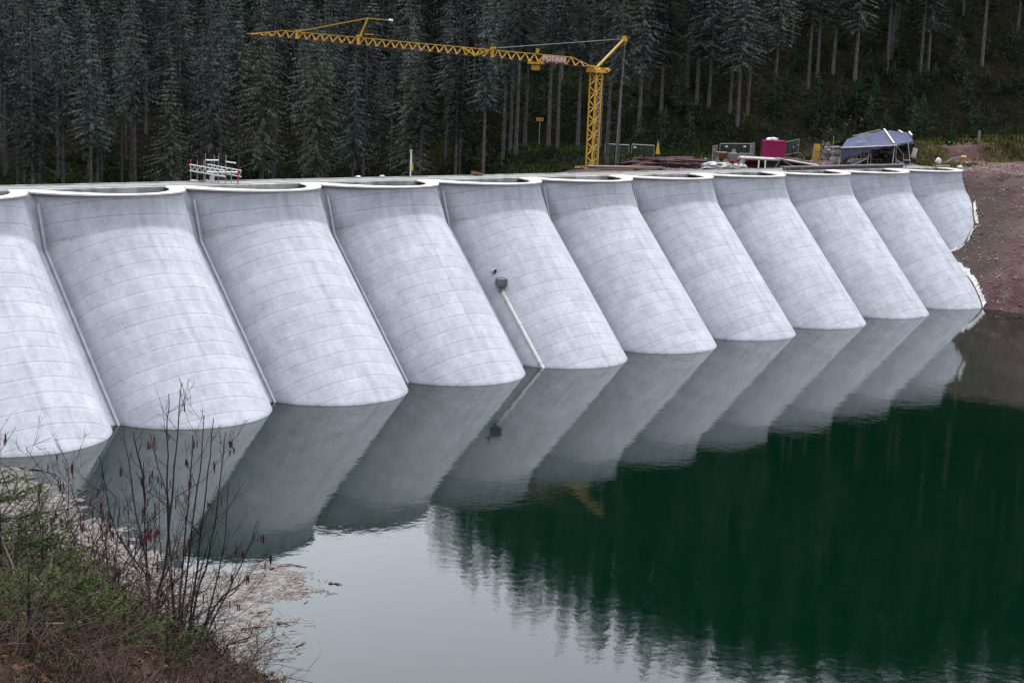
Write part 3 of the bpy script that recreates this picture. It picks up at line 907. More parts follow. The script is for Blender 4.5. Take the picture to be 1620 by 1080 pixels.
# magenta container
gx, gy = 100.5, 17.3
box_o = empty('shipping_container', (gx, gy, gz(gx, gy)), rz=math.radians(-42), label='magenta corrugated steel container on the building site behind the dam', cat='container')
Wc, Dc, Hc = 2.5, 1.5, 2.15
p = MB()
n = 11
for side in (0, 1, 2, 3):
    L_ = Wc if side % 2 == 0 else Dc
    D_ = Dc if side % 2 == 0 else Wc
    nn = 11 if side % 2 == 0 else 6
    Rz = Matrix.Rotation(side * PI / 2, 3, 'Z')
    prof = []
    for k in range(nn):
        a = -L_ / 2 + 0.08 + (L_ - 0.16) * k / nn; b = -L_ / 2 + 0.08 + (L_ - 0.16) * (k + 1) / nn; w = b - a
        prof += [(a, 0), (a + w * .3, 0), (a + w * .42, .055), (a + w * .88, .055)]
    prof.append((L_ / 2 - 0.08, 0))
    vs = []
    for (a, dd) in prof:
        for z in (0.12, Hc - 0.1): vs.append(Rz @ Vector((a, -D_ / 2 + 0.02 + dd, z)))
    p.add(vs, [(2 * k, 2 * k + 2, 2 * k + 3, 2 * k + 1) for k in range(len(prof) - 1)])
p.build('wall', M['magenta'], box_o)
p = MB()
for x in (-1, 1):
    for y in (-1, 1): p.box((x * (Wc / 2 - .05), y * (Dc / 2 - .05), Hc / 2), (0.12, 0.12, Hc))
for z in (0.07, Hc - 0.06):
    for y in (-1, 1): p.box((0, y * (Dc / 2 - .04), z), (Wc - .24, 0.11, 0.13))
    for x in (-1, 1): p.box((x * (Wc / 2 - .04), 0, z), (0.11, Dc - .24, 0.13))
p.build('frame', M['magenta'], box_o)
p = MB(); p.box((0, 0, Hc - 0.02), (Wc - .1, Dc - .1, 0.06)); p.build('roof', M['magenta'], box_o)
p = MB()
for k in (-.25, .25): p.bar((Wc / 2 + .03, k, 0.15), (Wc / 2 + .03, k, Hc - .12), 0.04)
p.build('door_rod', M['steel'], box_o)
o = empty('sheet_bundle', (gx - 0.15, gy + .1, gz(gx, gy) + Hc + .012), rz=math.radians(-42), label='crumpled white bundle lying on the magenta container roof', cat='bundle')
def lump(name, loc, dims, m, parent=None, seed=1, nse=0.35, sub=3, rz=0.0):
    import bmesh
    bm = bmesh.new(); bmesh.ops.create_icosphere(bm, subdivisions=sub, radius=0.5)
    for v in bm.verts:
        d = v.co.normalized(); k = 1 + nse * fbm(d.x * 2 + seed, d.y * 2 + d.z * 3, 1.0, seed, 4)
        v.co = v.co * k
        v.co = Vector((v.co.x * dims[0], v.co.y * dims[1], max(v.co.z, -0.32) * dims[2] + 0.32 * dims[2]))
    me = bpy.data.meshes.new(name); bm.to_mesh(me); bm.free(); me.materials.append(m)
    ob = link_mesh(name, me, parent); ob.location = loc; ob.rotation_euler.z = rz
    return ob
lump('sheet', (0, 0, 0), (1.4, .8, .42), M['white'], o, 3, 0.6)
p = MB(); p.bar((-.7, .1, .2), (.75, -.1, .22), 0.07); p.build('batten', M['wood'], o)

# site fence panels: frame, wire mesh, feet and tags are parts
def fence_panel(a, b, h, label, tags=0, sign=False, group='wire fence panels round the building site'):
    a = Vector((a[0], a[1], gz(*a[:2]))); b = Vector((b[0], b[1], gz(*b[:2])))
    o = empty('fence_panel', a, label=label, cat='fence panel', group=group)
    d = b - a
    p = MB()
    for q in (Vector((0, 0, 0)), d): p.tube([q, q + Vector((0, 0, h))], 0.035, 6)
    for z in (0.15, h - 0.02): p.tube([Vector((0, 0, z)), d + Vector((0, 0, z))], 0.03, 6)
    p.build('frame', M['steel'], o)
    p = MB(); n = int(d.length / 0.16)
    for k in range(1, n): q = d * (k / n); p.bar(q + Vector((0, 0, .15)), q + Vector((0, 0, h)), 0.008)
    for k in range(1, 8): z = .15 + (h - .15) * k / 8; p.bar(Vector((0, 0, z)), d + Vector((0, 0, z)), 0.008)
    p.build('wire_mesh', M['mesh'], o)
    ang = math.atan2(d.y, d.x); nrm = Vector((math.sin(ang), -math.cos(ang), 0)) * 0.05
    for k in range(tags):
        q = d * (0.2 + 0.6 * k / max(1, tags - 1) if tags > 1 else 0.15) + Vector((0, 0, h - 0.32)) + nrm
        p = MB(); p.box(q, (0.36, 0.02, 0.16), rz=ang); p.build('tag_plate', M['white'], o)
    if sign:
        p = MB(); p.box(d * 0.45 + Vector((0, 0, h * .58)) + nrm, (0.5, 0.02, 0.5), rz=ang); p.build('notice_board', M['palegrey'], o)
    for q in (Vector((0, 0, 0)), d):
        p = MB(); p.box(q + Vector((0, 0, .07)), (0.22, 0.6, 0.14), rz=ang); p.build('foot', M['conc'], o)
    return o
fence_panel((85.2, 14.2), (88.6, 16.2), 1.8, 'leftmost wire fence panel behind the orange skip', 1)
fence_panel((88.8, 16.0), (93.2, 15.2), 2.0, 'wire fence panel with a grey notice board and white tags', 2, True)
fence_panel((93.4, 15.3), (97.0, 17.4), 2.0, 'wire fence panel running up to the left side of the magenta container', 1)
fence_panel((103.4, 19.3), (108.6, 19.4), 1.7, 'wire fence panel right of the magenta container')
fence_panel((100.6, 10.6), (103.6, 9.0), 1.9, 'wire fence panel in front of the silver sheeting left of the blue tarpaulin shelter', 1)
fence_panel((83.3, 27.5), (84.4, 25.0), 1.3, 'low wire fence panel just right of the crane')
fence_panel((84.4, 24.6), (85.3, 22.2), 1.4, 'wire fence panel ending at the folded yellow parasol', 1)

# orange skip / mixer
gx, gy = 86.9, 14.3
o = empty('concrete_skip', (gx, gy, gz(gx, gy)), rz=math.radians(-40), label='orange and grey hopper shaped concrete skip on the site left of the container', cat='skip')
p = MB(); p.box((0, 0, .75), (0.45, 0.7, 0.7), taper=2.5); p.build('hopper', M['orange'], o)
p = MB()
p.add([(.56, -.88, 1.1), (-.56, -.88, 1.1), (-.56, .88, 1.1), (.56, .88, 1.1), (.60, -.92, 1.16), (-.60, -.92, 1.16), (-.60, .92, 1.16), (.60, .92, 1.16)],
      [(0, 1, 5, 4), (1, 2, 6, 5), (2, 3, 7, 6), (3, 0, 4, 7)])
for x in (-.55, .55):
    for y in (-.85, .85): p.bar((x * .75, y * .7, 0), (x, y, 1.12), 0.07)
p.build('frame', M['palegrey'], o)
p = MB(); p.lathe((0, 0, .2), [(.12, 0), (.24, .1), (.2, .3)], 10); p.build('outlet', M['rubber'], o)
gx, gy = 88.0, 13.6
o = empty('site_cabinet', (gx, gy, gz(gx, gy)), rz=math.radians(-40), label='small grey louvred cabinet beside the orange skip', cat='cabinet')
p = MB(); p.box((0, 0, .6), (0.9, 0.7, 1.1), taper=.85); p.build('housing', M['palegrey'], o)
p = MB()
for k in range(5): p.box((0, -.36 + .01 * k, .25 + .17 * k), (0.7, .05, .05))
p.build('louvre', M['darksteel'], o)

def gitter(x, y, rz, label):
    o = empty('wire_crate', (x, y, gz(x, y)), rz=rz, label=label, cat='crate', group='wire crates on the building site')
    p = MB(); w, d, h = 1.1, .8, .95
    for a in (-1, 1):
        for b in (-1, 1): p.bar((a * w / 2, b * d / 2, 0), (a * w / 2, b * d / 2, h), 0.07)
    for z in (.15, h):
        for b in (-1, 1): p.bar((-w / 2, b * d / 2, z), (w / 2, b * d / 2, z), .06)
        for a in (-1, 1): p.bar((a * w / 2, -d / 2, z), (a * w / 2, d / 2, z), .06)
    p.build('frame', M['palegrey'], o)
    p = MB()
    for k in range(1, 9):
        for b in (-1, 1): p.bar((-w / 2 + w * k / 9, b * d / 2, .15), (-w / 2 + w * k / 9, b * d / 2, h), .012)
    for k in range(1, 7):
        for b in (-1, 1): p.bar((-w / 2, b * d / 2, .15 + .8 * k / 7), (w / 2, b * d / 2, .15 + .8 * k / 7), .012)
    p.build('wire_side', M['mesh'], o)
    lump('clutter', (0, 0, .18), (.95, .65, .6), M['darksteel'], o, int(x * 7) % 13, .8, 2)
gitter(89.9, 14.0, math.radians(-40), 'wire crate full of dark fittings just right of the grey cabinet')
gitter(91.4, 14.4, math.radians(-35), 'wire crate of dark fittings, the one nearer the container')

def plank_stack(x, y, rz, L_, W_, n, m, label, seed=0, dz=0.09, messy=0.1, name='plank_stack', cat='plank stack', tilt=0.0):
    rnd = random.Random(seed)
    o = empty(name, (x, y, gz(x, y) + .02), rz=rz, label=label, cat=cat)
    mats_ = m if isinstance(m, list) else [m]
    for lv in range(n):
        p = MB(); k = max(1, int(W_ / .3))
        for q in range(k):
            p.box((rnd.uniform(-1, 1) * messy * L_, -W_ / 2 + W_ * (q + .5) / k, dz * (lv + .5)), (L_ * rnd.uniform(.75, 1.0), W_ / k * .9, dz * .8), rz=rnd.uniform(-1, 1) * messy * .25)
        p.build('plank_layer', mats_[lv % len(mats_)], o)
    o.rotation_euler[1] = tilt
    return o
plank_stack(80.4, 12.0, math.radians(-35), 1.15, .8, 6, M['palegrey'], 'small neat pale stack of boards on the red soil between crane and fence', 2, .09, .02)
plank_stack(63.6, 9.4, math.radians(-28), 5.5, 1.4, 3, [M['wood'], M['brownwood'], M['oldwood']], 'low spread of brown planks lying right beside the foot of the crane', 3, .1, .16)
plank_stack(67.0, 8.6, math.radians(-38), 4.2, .9, 3, [M['oldwood'], M['wood']], 'pile of pale planks in front of the brown ones near the crane', 4, .1, .12)
plank_stack(74.0, 13.6, math.radians(-30), 6.0, 1.3, 3, [M['oldwood'], M['palegrey']], 'long slumping pile of weathered boards on the red soil heap right of the crane', 5, .11, .16, tilt=-0.05)
plank_stack(79.0, 16.6, math.radians(-30), 3.8, 1.2, 5, [M['palegrey'], M['oldwood']], 'higher stack of grey weathered boards behind the slumping pile', 6, .11, .1)
plank_stack(73.3, 11.2, math.radians(-45), 3.6, .5, 2, M['oldwood'], 'few loose grey boards lying on the front of the red soil heap', 7, .08, .2)
# soil heap under the boards
def heap(name, x, y, dims, m, label, seed, cat='heap', rz=0):
    ob = lump(name, (x, y, gz(x, y) - 0.15), dims, m, None, seed, 0.5, 4, rz)
    return tag(ob, label, cat)
M['heapsoil'] = mat('loose_red_soil', (0.026, 0.012, 0.015), 0.95, col2=(0.07, 0.042, 0.042), scale=2.5, bump=0.9, bscale=8, spec=0.1)
M['claysoil'] = mat('bright_red_clay', (0.06, 0.012, 0.010), 0.95, col2=(0.10, 0.03, 0.022), scale=2.5, bump=0.9, bscale=8, spec=0.1)
heap('soil_heap', 74.3, 10.5, (10.5, 3.2, 1.5), M['heapsoil'], 'long low heap of dark red soil behind the dam crest right of the crane', 3, rz=math.radians(-30))
heap('soil_heap', 84.0, 9.0, (4.0, 2.2, 1.1), M['claysoil'], 'small heap of brighter red clay between the silver sheeting and the lean-to', 8, rz=math.radians(-40))
heap('sheeting_heap', 75.2, 5.9, (3.4, 1.8, 1.15), M['greyplastic'], 'crumpled silver sheeting heap just behind the dam crest', 11, 'heap', math.radians(-40))
heap('sheeting_heap', 78.6, 5.9, (1.8, 1.2, .9), M['greyplastic'], 'smaller pale crumpled sheeting bundle right of the big silver one', 14, 'heap', math.radians(-30))
heap('rubble_heap', 92.6, 9.6, (3.6, 2.2, 1.2), M['heapsoil'], 'dark heap of rubble right of the lean-to', 17, rz=math.radians(-40))

# short pale posts on the crest
for k, (x, y, l) in enumerate([(79.7, 4.3, 'left one of two short pale posts standing by the dam crest'), (80.5, 4.1, 'right one of two short pale posts standing by the dam crest')]):
    o = MB(); o.tube([(0, 0, 0), (0, 0, 0.75)], 0.07, 8); o.lathe((0, 0, .75), [(.09, 0), (.09, .06)], 8)
    ob = o.build('short_post', M['coping']); ob.location = (x, y, 12.58); tag(ob, l, 'post')

# lean-to of boards and sheeting
o = empty('lean_to', (85.5, 6.6, gz(85.5, 6.6)), rz=math.radians(-36), label='low lean-to of boards and grey sheeting propped up in front of the container', cat='lean-to')
p = MB(); p.box((-1.6, 0, .98), (3.9, 1.5, .06), ry=.02, rx=.12); p.build('left_roof', M['greyplastic'], o)
p = MB(); p.box((2.6, 0, .72), (4.4, 1.4, .06), ry=.13, rx=.1); p.build('right_roof', M['greyplastic'], o)
p = MB(); p.box((-1.6, -.78, .92), (3.8, .07, .14), ry=.02); p.box((1.0, -.8, 1.02), (2.4, .07, .06), ry=0.0); p.build('edge_board', M['wood'], o)
p = MB(); p.box((2.6, -.75, .66), (4.4, .07, .12), ry=.13); p.build('edge_board', M['brownwood'], o)
for a, b in (((.4, -.7, .95), (-.1, -.7, 0)), ((.5, -.7, .95), (2.6, -.7, 0)), ((4.3, -.6, .5), (4.3, -.6, 0)), ((-3.3, -.7, .9), (-3.3, -.7, 0)), ((-3.3, .7, 1.0), (-3.3, .7, 0)), ((3.0, .6, .6), (3.0, .6, 0))):
    p = MB(); p.bar(a, b, .09); p.build('prop', M['palegrey'], o)
p = MB(); p.box((-3.5, -.3, .5), (.1, 1.2, .85), ry=.25); p.build('hanging_sheet', M['greyplastic'], o)
p = MB(); p.box((0.3, .72, .42), (7.6, .08, .75)); p.build('back_board', M['darksteel'], o)

# yellow formwork board standing up
o = empty('formwork_board', (104.6, 14.2, gz(104.6, 14.2)), rz=math.radians(-45), label='tall narrow yellow board propped upright right of the container', cat='board')
p = MB(); p.box((0, 0, 1.0), (.62, .07, 2.0), ry=.06); p.build('panel', M['yellow2'], o)
p = MB(); p.bar((-.45, -.08, 0.0), (-.32, -.08, 2.0), .14); p.build('batten', M['wood'], o)
p = MB(); p.bar((.35, -.3, -.1), (.1, -.05, .7), .08); p.build('prop', M['palegrey'], o)
p = MB(); p.bar((-.3, -.06, 1.15), (.36, -.06, 1.2), .05); p.build('strap', M['darksteel'], o)

# formwork trestle spanning the last hollows
o = empty('formwork_deck', (82.0, 1.6, 12.56), label='long dark ribbed formwork deck lying along the last arches of the crest', cat='formwork')
p = MB(); p.box((10.6, 1.2, .30), (22.5, .5, .07)); p.box((10.6, .75, .30), (22.5, .16, .10)); p.build('top_rail', M['oldwood'], o)
for k in range(3):
    p = MB()
    for q in range(30):
        x = -0.4 + 7.4 * k + .245 * q
        p.box((x, .84, .06), (.075, .10, .40))
    p.box((3.1 + 7.4 * k, 1.05, .05), (7.2, .08, .42))
    p.build('rib_panel', [M['darksteel']], o)
for x in (-.6, -.05, 2.2, 22):
    p = MB(); p.bar((x, .70, -.1), (x, .70, .3), .09); p.build('upright', M['palegrey'], o)

# blue tarpaulin shelter
o = empty('tarpaulin_shelter', (103.5, 7.0, gz(103.5, 7.0)), label='scaffold shelter roofed with a sagging dark blue tarpaulin beside the right end of the dam', cat='shelter')
oz = Vector(o.location)
FL, FR = Vector((98.6, 6.6, 14.45)), Vector((105.9, 5.0, 14.80))
RL, RR_, RM = Vector((105.0, 9.0, 15.72)), Vector((115.6, 9.0, 15.95)), Vector((109.9, 9.0, 16.25))
BLc, BRc = Vector((107.0, 13.0, 14.3)), Vector((116.5, 11.5, 14.6))
FR2 = Vector((111.8, 6.2, 15.2))
front = [Vector((97.9, 6.8, 14.35)), Vector((101.5, 6.0, 14.5)), FR, FR2, Vector((113.6, 7.4, 15.1))]
ridge = [Vector((102.8, 9.2, 15.2)), RL, RM, RR_, Vector((117.0, 9.4, 15.4))]
back = [Vector((104.5, 13.0, 14.1)), BLc, Vector((111.5, 13, 14.4)), BRc, Vector((118.2, 11.2, 14.3))]
def cr(pts, n):   # resample polyline
    out = []
    L_ = [0]
    for a, b in zip(pts[:-1], pts[1:]): L_.append(L_[-1] + (b - a).length)
    for k in range(n + 1):
        s = L_[-1] * k / n
        for i in range(len(pts) - 1):
            if s <= L_[i + 1] + 1e-6:
                out.append(pts[i].lerp(pts[i + 1], (s - L_[i]) / (L_[i + 1] - L_[i]))); break
    return out
nU, nV = 36, 10
fr_, rd_, bk_ = cr(front, nU), cr(ridge, nU), cr(back, nU)
V = []; F = []
for k in range(nU + 1):
    for v in range(2 * nV + 1):
        if v <= nV: q = fr_[k].lerp(rd_[k], v / nV)
        else: q = rd_[k].lerp(bk_[k], (v - nV) / nV)
        sag = -0.22 * math.sin(PI * (v % nV) / nV) * abs(math.sin(PI * k / 9)) + 0.10 * fbm(q.x, q.y, 1.4, 3.3, 3)
        V.append(q + Vector((0, 0, sag)) - oz)
for k in range(nU):
    for v in range(2 * nV):
        a = k * (2 * nV + 1) + v; F.append((a, a + 2 * nV + 1, a + 2 * nV + 2, a + 1))
# hanging skirt on the left front and right end
n0 = len(V)
for k in range(nU + 1):
    t = k / nU
    drop = 0.95 * max(0, 1 - t * 2.6) + 0.12 + (0.0 if t < .8 else (t - .8) * 3.0)
    drop += 0.12 * math.sin(k * 1.7)
    q = fr_[k]
    V.append(q + Vector((0.02, -0.05, -.02)) - oz); V.append(q + Vector((0.12 * math.sin(k), -0.10, -drop)) - oz)
for k in range(nU): a = n0 + 2 * k; F.append((a, a + 1, a + 3, a + 2))
me = bpy.data.meshes.new('tarpaulin'); me.from_pydata([tuple(v) for v in V], [], F); me.materials.append(M['blue']); me.update()
me.polygons.foreach_set('use_smooth', [True] * len(me.polygons))
link_mesh('tarpaulin', me, o)
def batten(a, b, w=.12, m='coping', lift=.14):
    p = MB(); up = Vector((0, -.04, lift)); p.bar(a - oz + up, b - oz + up, w, .06); p.build('batten', M[m], o)
batten(front[0] + Vector((0, -.15, -.05)), FR + Vector((0, -.15, -.15)), .14)
batten(RM, FR + Vector((.05, .2, .05)), .16)
batten(ridge[0].lerp(RL, .4), RM.lerp(RL, .15), .07, 'wood')
batten(front[1].lerp(ridge[1], .30) + Vector((-1.2, .3, 0.05)), front[1].lerp(ridge[1], .30) + Vector((2.4, 0.2, -.05)), .06)
batten(front[1].lerp(ridge[1], .42) + Vector((-1.2, .2, 0.05)), front[1].lerp(ridge[1], .42) + Vector((1.8, 0.1, -.02)), .05, 'steel')
batten(RR_ + Vector((-.2, 0, 0)), RR_.lerp(FR2, .45), .2)
batten(RM.lerp(RR_, .5) + Vector((0, -.2, 0)), RM.lerp(RR_, .5) + Vector((-.3, -.9, -.2)), .2)
def pole(a, b, m='steel', r=.04):
    p = MB(); p.tube([Vector(a) - oz, Vector(b) - oz], r, 6); p.build('pole', M[m], o)
g0 = 12.45
pole((98.0, 7.0, g0), (98.5, 6.8, 14.4), 'wood', .09)
pole((102.1, 6.0, g0), (102.7, 6.2, 14.5)); pole((103.2, 6.2, g0), (102.9, 6.2, 14.5)); pole((103.0, 8.0, g0), (103.0, 8, 15.2))
pole((104.9, 4.6, g0), (106.2, 5.2, 14.7)); pole((106.4, 5.0, g0), (106.3, 5.1, 14.7)); pole((106.3, 5.1, 14.7), (108.2, 5.2, 13.7)); pole((108.2, 5.2, g0), (108.2, 5.2, 13.7))
pole((106.3, 5, 13.0), (108.9, 4.8, g0)); pole((106.3, 5, 13.2), (108.5, 5.0, 12.6)); pole((109.2, 4.8, g0), (109.6, 5.6, 15.0)); pole((108.2, 5.2, 13.1), (109.2, 4.9, 13.1))
pole((112.5, 9, g0), (112.5, 9, 15.8)); pole((100.6, 9.5, g0), (100.6, 9.5, 15.5)); pole((106.0, 5.2, 14.6), (112.0, 6.3, 15.1))
pole((99.5, 6.4, 13.1), (102.3, 6.1, 13.3)); pole((99.6, 6.3, g0), (99.6, 6.3, 13.3)); pole((99.8, 6.4, 12.6), (102.0, 6.1, 13.2))
for x, y in ((103.0, 6.1), (106.4, 5.0), (109.2, 4.8)):
    p = MB(); p.box(Vector((x, y, g0 + .12)) - oz, (.5, .5, .3)); p.build('footing', M['conc'], o)

# things under and beside the shelter
o = empty('yellow_box', (105.4, 10.6, gz(105.4, 10.6)), rz=math.radians(-40), label='yellow open cabinet standing behind the left post of the tarpaulin shelter', cat='cabinet')
p = MB(); p.box((-.45, 0, .95), (.32, .4, 1.5)); p.box((.3, 0, .45), (1.1, .4, .55)); p.build('housing', M['yellow2'], o)
p = MB(); p.box((.1, -.27, .95), (.14, .03, .25)); p.build('handle', M['darksteel'], o)
o = empty('wrapped_pallet', (103.1, 10.4, gz(103.1, 10.4)), rz=math.radians(-42), label='tall pallet wrapped in crumpled silver film left of the blue shelter', cat='pallet')
p = MB(); p.box((0, 0, .08), (1.6, 1.0, .14)); p.build('base', M['oldwood'], o)
lump('film', (0, 0, .1), (1.7, 1.15, 1.0), M['greyplastic'], o, 21, .5, 3)
lump('film', (0, 0, 1.0), (1.45, 1.0, .95), M['greyplastic'], o, 22, .4, 3)
p = MB(); p.box((0, 0, 1.92), (1.5, 1.0, .1)); p.build('lid', M['wood'], o)
o = empty('compressor_trailer', (112.8, 10.6, gz(112.8, 10.6)), rz=math.radians(-45), label='grey towable compressor on a single axle parked under the blue shelter', cat='compressor')
p = MB(); p.box((.3, 0, .95), (1.7, 1.1, .75), taper=.88); p.build('body', M['palegrey'], o)
p = MB(); p.lathe((0, 0, 0), [(.28, -.8), (.28, .8)], 14, axis='X'); ob = p.build('tank', M['palegrey'], o); ob.location = (-1.4, -.1, .75)
for y in (-.6, .6):
    p = MB(); p.lathe((.2, y, .36), [(.20, -.1), (.36, -.09), (.36, .09), (.20, .1)], 16, axis='Y'); wh = p.build('wheel', M['rubber'], o)
    p = MB(); p.lathe((.2, y, .36), [(.19, -.11), (.19, .11)], 12, axis='Y'); p.build('rim', M['palegrey'], wh)
    p = MB(); p.box((.2, y, .78), (1.0, .25, .06)); p.build('mudguard', M['palegrey'], o)
p = MB(); p.bar((-.6, 0, .45), (-2.6, 0, .4), .1); p.build('drawbar', M['steel'], o)
p = MB(); p.box((.3, -.54, 1.05), (1.0, .03, .2)); p.build('grille', M['rubber'], o)
o = empty('trestle_table', (105.6, 9.3, gz(105.6, 9.3)), rz=math.radians(-30), label='long low work trestle under the blue tarpaulin', cat='trestle')
p = MB(); p.box((0, 0, .62), (5.5, .7, .09)); p.build('top', M['oldwood'], o)
for x in (-2.3, 0, 2.3):
    p = MB(); p.bar((x - .1, -.3, 0), (x, 0, .6), .07); p.bar((x + .1, .3, 0), (x, 0, .6), .07); p.build('leg', M['palegrey'], o)
lump('site_vehicle_cover', (103.6, 8.6, gz(103.6, 8.6)), (2.3, 1.1, 1.0), M['palegrey'], None, 31, .5, 3)
tag(bpy.data.objects['site_vehicle_cover'], 'pale machine under a cover at the left side beneath the blue shelter', 'covered machine')
o = MB(); o.box((0, 0, .62), (.55, .07, 1.25), ry=.18); ob = o.build('leaning_board', M['coping']); ob.location = (114.6, 7.6, gz(114.6, 7.6)); ob.rotation_euler.z = math.radians(-45)
tag(ob, 'pale board standing at a slant just right of the shelter', 'board')
plank_stack(111.6, 2.2, math.radians(-40), 1.9, .7, 4, [M['coping'], M['brownwood']], 'small stack of pale boards near the end of the dam', 12, .1, .06)

o = empty('yellow_tool', (116.2, 3.6, gz(116.2, 3.6)), rz=math.radians(-42), label='grey folded machine arm with a yellow head lying on the soil right of the dam', cat='machine')
p = MB(); p.bar((-.9, 0, .1), (.1, 0, .8), .16); p.bar((.1, 0, .8), (1.2, 0, 1.0), .12); p.build('arm', M['palegrey'], o)
p = MB(); p.lathe((1.3, 0, .95), [(.12, -.3), (.2, -.2), (.2, .2), (.1, .3)], 10, axis='X'); p.build('head', M['yellow2'], o)
lump('bag', (-1.6, 0, 0), (.7, .6, 1.0), M['white'], o, 5, .5, 2)
plank_stack(119.4, 2.2, math.radians(-62), 5.4, .32, 2, M['wood'], 'long pale timber lying on the edge of the red soil right of the dam', 13, .13, .02)
o = MB(); o.tube([(0, 0, -.3), (0, 0, 1.7)], [.19, .16], 9); ob = o.build('wooden_post', M['oldwood'], smooth=False); ob.location = (124.6, 5.0, gz(124.6, 5.0) - .2)
tag(ob, 'thick weathered grey post standing in the cut of the grassy embankment', 'post')
o = MB(); o.box((0, 0, .4), (.5, .05, 1.2), ry=.6); ob = o.build('timber_offcut', M['brownwood']); ob.location = (123.0, 3.9, gz(123.0, 3.9)); ob.rotation_euler.z = -.7
tag(ob, 'splintered brown timber leaning beside the weathered post', 'timber')
for k, (x, y) in enumerate([(113.4, 1.0), (117.6, 2.5)]):
    ob = lump('plastic_bag', (x, y, gz(x, y)), (.7, .5, .4), M['white' if k == 0 else 'palegrey'], None, 41 + k, .6, 2)
    tag(ob, ['white bag lying on the soil just past the end of the dam', 'grey bag lying left of the long pale timber'][k], 'bag')

# closed yellow parasol by the fence, flag by the crest, small sign in the forest
o = empty('parasol', (85.2, 21.6, gz(85.2, 21.6)), label='folded yellow parasol at the end of the wire fence', cat='parasol')
p = MB(); p.tube([(0, 0, 0), (0, 0, 2.0)], .04, 6); p.build('pole', M['steel'], o)
p = MB(); p.lathe((0, 0, 0), [(.16, .45), (.24, .5), (.17, .9), (.10, 1.5), (.03, 1.75)], 8); p.build('canopy', M['yellow2'], o)
o = empty('flag_pole', (34.2, 4.35, 12.58), label='pale pole with a hanging yellow flag standing on the far edge of the crest walkway', cat='flag pole')
p = MB(); p.tube([(0, 0, 0), (0, 0, 2.0)], .05, 8); p.lathe((0, 0, .98), [(.09, 0), (.09, .08)], 8); p.lathe((0, 0, 1.98), [(.09, 0), (.09, .06)], 8); p.build('pole', M['white'], o)
p = MB()
pts = [(0.05, 1.9), (.13, 1.8), (.20, 1.4), (.2, 1.1), (.3, .95), (.36, .7), (.34, .5), (.24, .45), (.16, .6), (.12, .85), (.06, 1.1)]
vs = [(x * .7, .03 * math.sin(i), z) for i, (x, z) in enumerate(pts)]; vs2 = [(x, y + .07, z) for x, y, z in vs]; nn = len(pts)
p.add(vs + vs2, [tuple(range(nn)), tuple(range(2 * nn - 1, nn - 1, -1))] + [(k, nn + k, nn + (k + 1) % nn, (k + 1) % nn) for k in range(nn)])
p.build('flag', M['yellow2'], o)
o = empty('forest_sign', (86.4, 40.5, gz(86.4, 40.5)), rz=math.radians(-45), label='small double yellow sign on a thin post among the spruce trunks', cat='sign')
zt = 15.75 - gz(86.4, 40.5)
p = MB(); p.tube([(0, 0, -.2), (0, 0, zt - .15)], .05, 6); p.build('post', M['palegrey'], o)
for x in (-.22, .22):
    p = MB(); p.box((x, 0, zt), (.40, .04, .40)); bdd = p.build('sign_plate', M['yellow2'], o)
    p = MB(); p.box((x + .02, -.025, zt), (.14, .02, .2)); p.build('sign_mark', M['brownwood'], bdd)

# small items on the crest walkway
for k, (x, l) in enumerate([(29.0, 'small pale rag lying on the crest kerb, the left one'), (31.4, 'small pale rag lying on the crest kerb, the right one')]):
    tag(lump('rag', (x, 4.38, 12.59), (.5, .25, .18), M['coping'], None, 50 + k, .7, 2), l, 'rag')
o = MB(); o.box((0, 0, .12), (.9, .5, .24), ry=.2); ob = o.build('timber_block', M['brownwood']); ob.location = (41.4, 4.38, 12.58); tag(ob, 'brown block of timber on the kerb just right of the yellow flag', 'timber')

# scaffold cradle standing over the second hollow
o = empty('scaffold_tower', (15.4, 3.2, 12.55), label='small scaffold tower of galvanised tubes with red tipped uprights on the dam crest', cat='scaffold')
vd = Vector((0.7027, -0.7104, 0))           # broadside direction
fw = Vector((0.7055, 0.6885, 0)).normalized()
M['scaf'] = mat('pale_scaffold_tube', (0.50, 0.49, 0.46), 0.5, var=0.1)
def sp(a, z, d=0.0): return vd * a + fw * d + Vector((0, 0, z))
def up_(a, z0, z1, d=0, red=None):
    p = MB(); p.tube([sp(a, z0, d), sp(a, z1, d)], .032, 6); u_ = p.build('upright', M['steel'], o)
    if red: 
        p = MB(); p.tube([sp(a, red[0], d), sp(a, red[1], d)], .04, 6); p.build('red_marking', M['red'], u_)
# a: metres right of the centre; pixel scale 23.4 per metre
up_(-1.68, 0.0, 1.52, 0, (1.2, 1.53)); up_(-1.23, 0.0, 1.48, 0, (1.42, 1.48)); up_(-.78, -.0, 1.52, .0); up_(-.70, 0, 1.95, .1, (1.72, 1.80))
up_(-.38, .0, 1.45, .6, (1.36, 1.45)); up_(-.22, .0, 1.88, .7, (1.80, 1.88)); up_(.18, -.3, 1.95, .2, (1.88, 1.95)); up_(.67, -.3, 1.88, .2, (1.28, 1.36)); up_(1.08, -.35, 1.02, .1)
p = MB(); p.tube([sp(1.55, -.45, 0), sp(1.55, .95, 0)], .045, 6); p.build('upright', M['red'], o)
def beam(a0, z0, a1, z1, d, dh=.42, n=7):
    p = MB(); p.tube([sp(a0, z0, d), sp(a1, z1, d)], .038, 6); p.tube([sp(a0, z0 - dh, d), sp(a1, z1 - dh, d)], .035, 6)
    for k in range(n):
        u0 = k / n; u1 = (k + .5) / n; u2 = (k + 1) / n
        A = sp(a0, z0, d).lerp(sp(a1, z1, d), u0); B = sp(a0, z0 - dh, d).lerp(sp(a1, z1 - dh, d), u1); C_ = sp(a0, z0, d).lerp(sp(a1, z1, d), u2)
        p.tube([A, B], .022, 4); p.tube([B, C_], .022, 4)
    p.build('lattice_beam', M['scaf'], o)
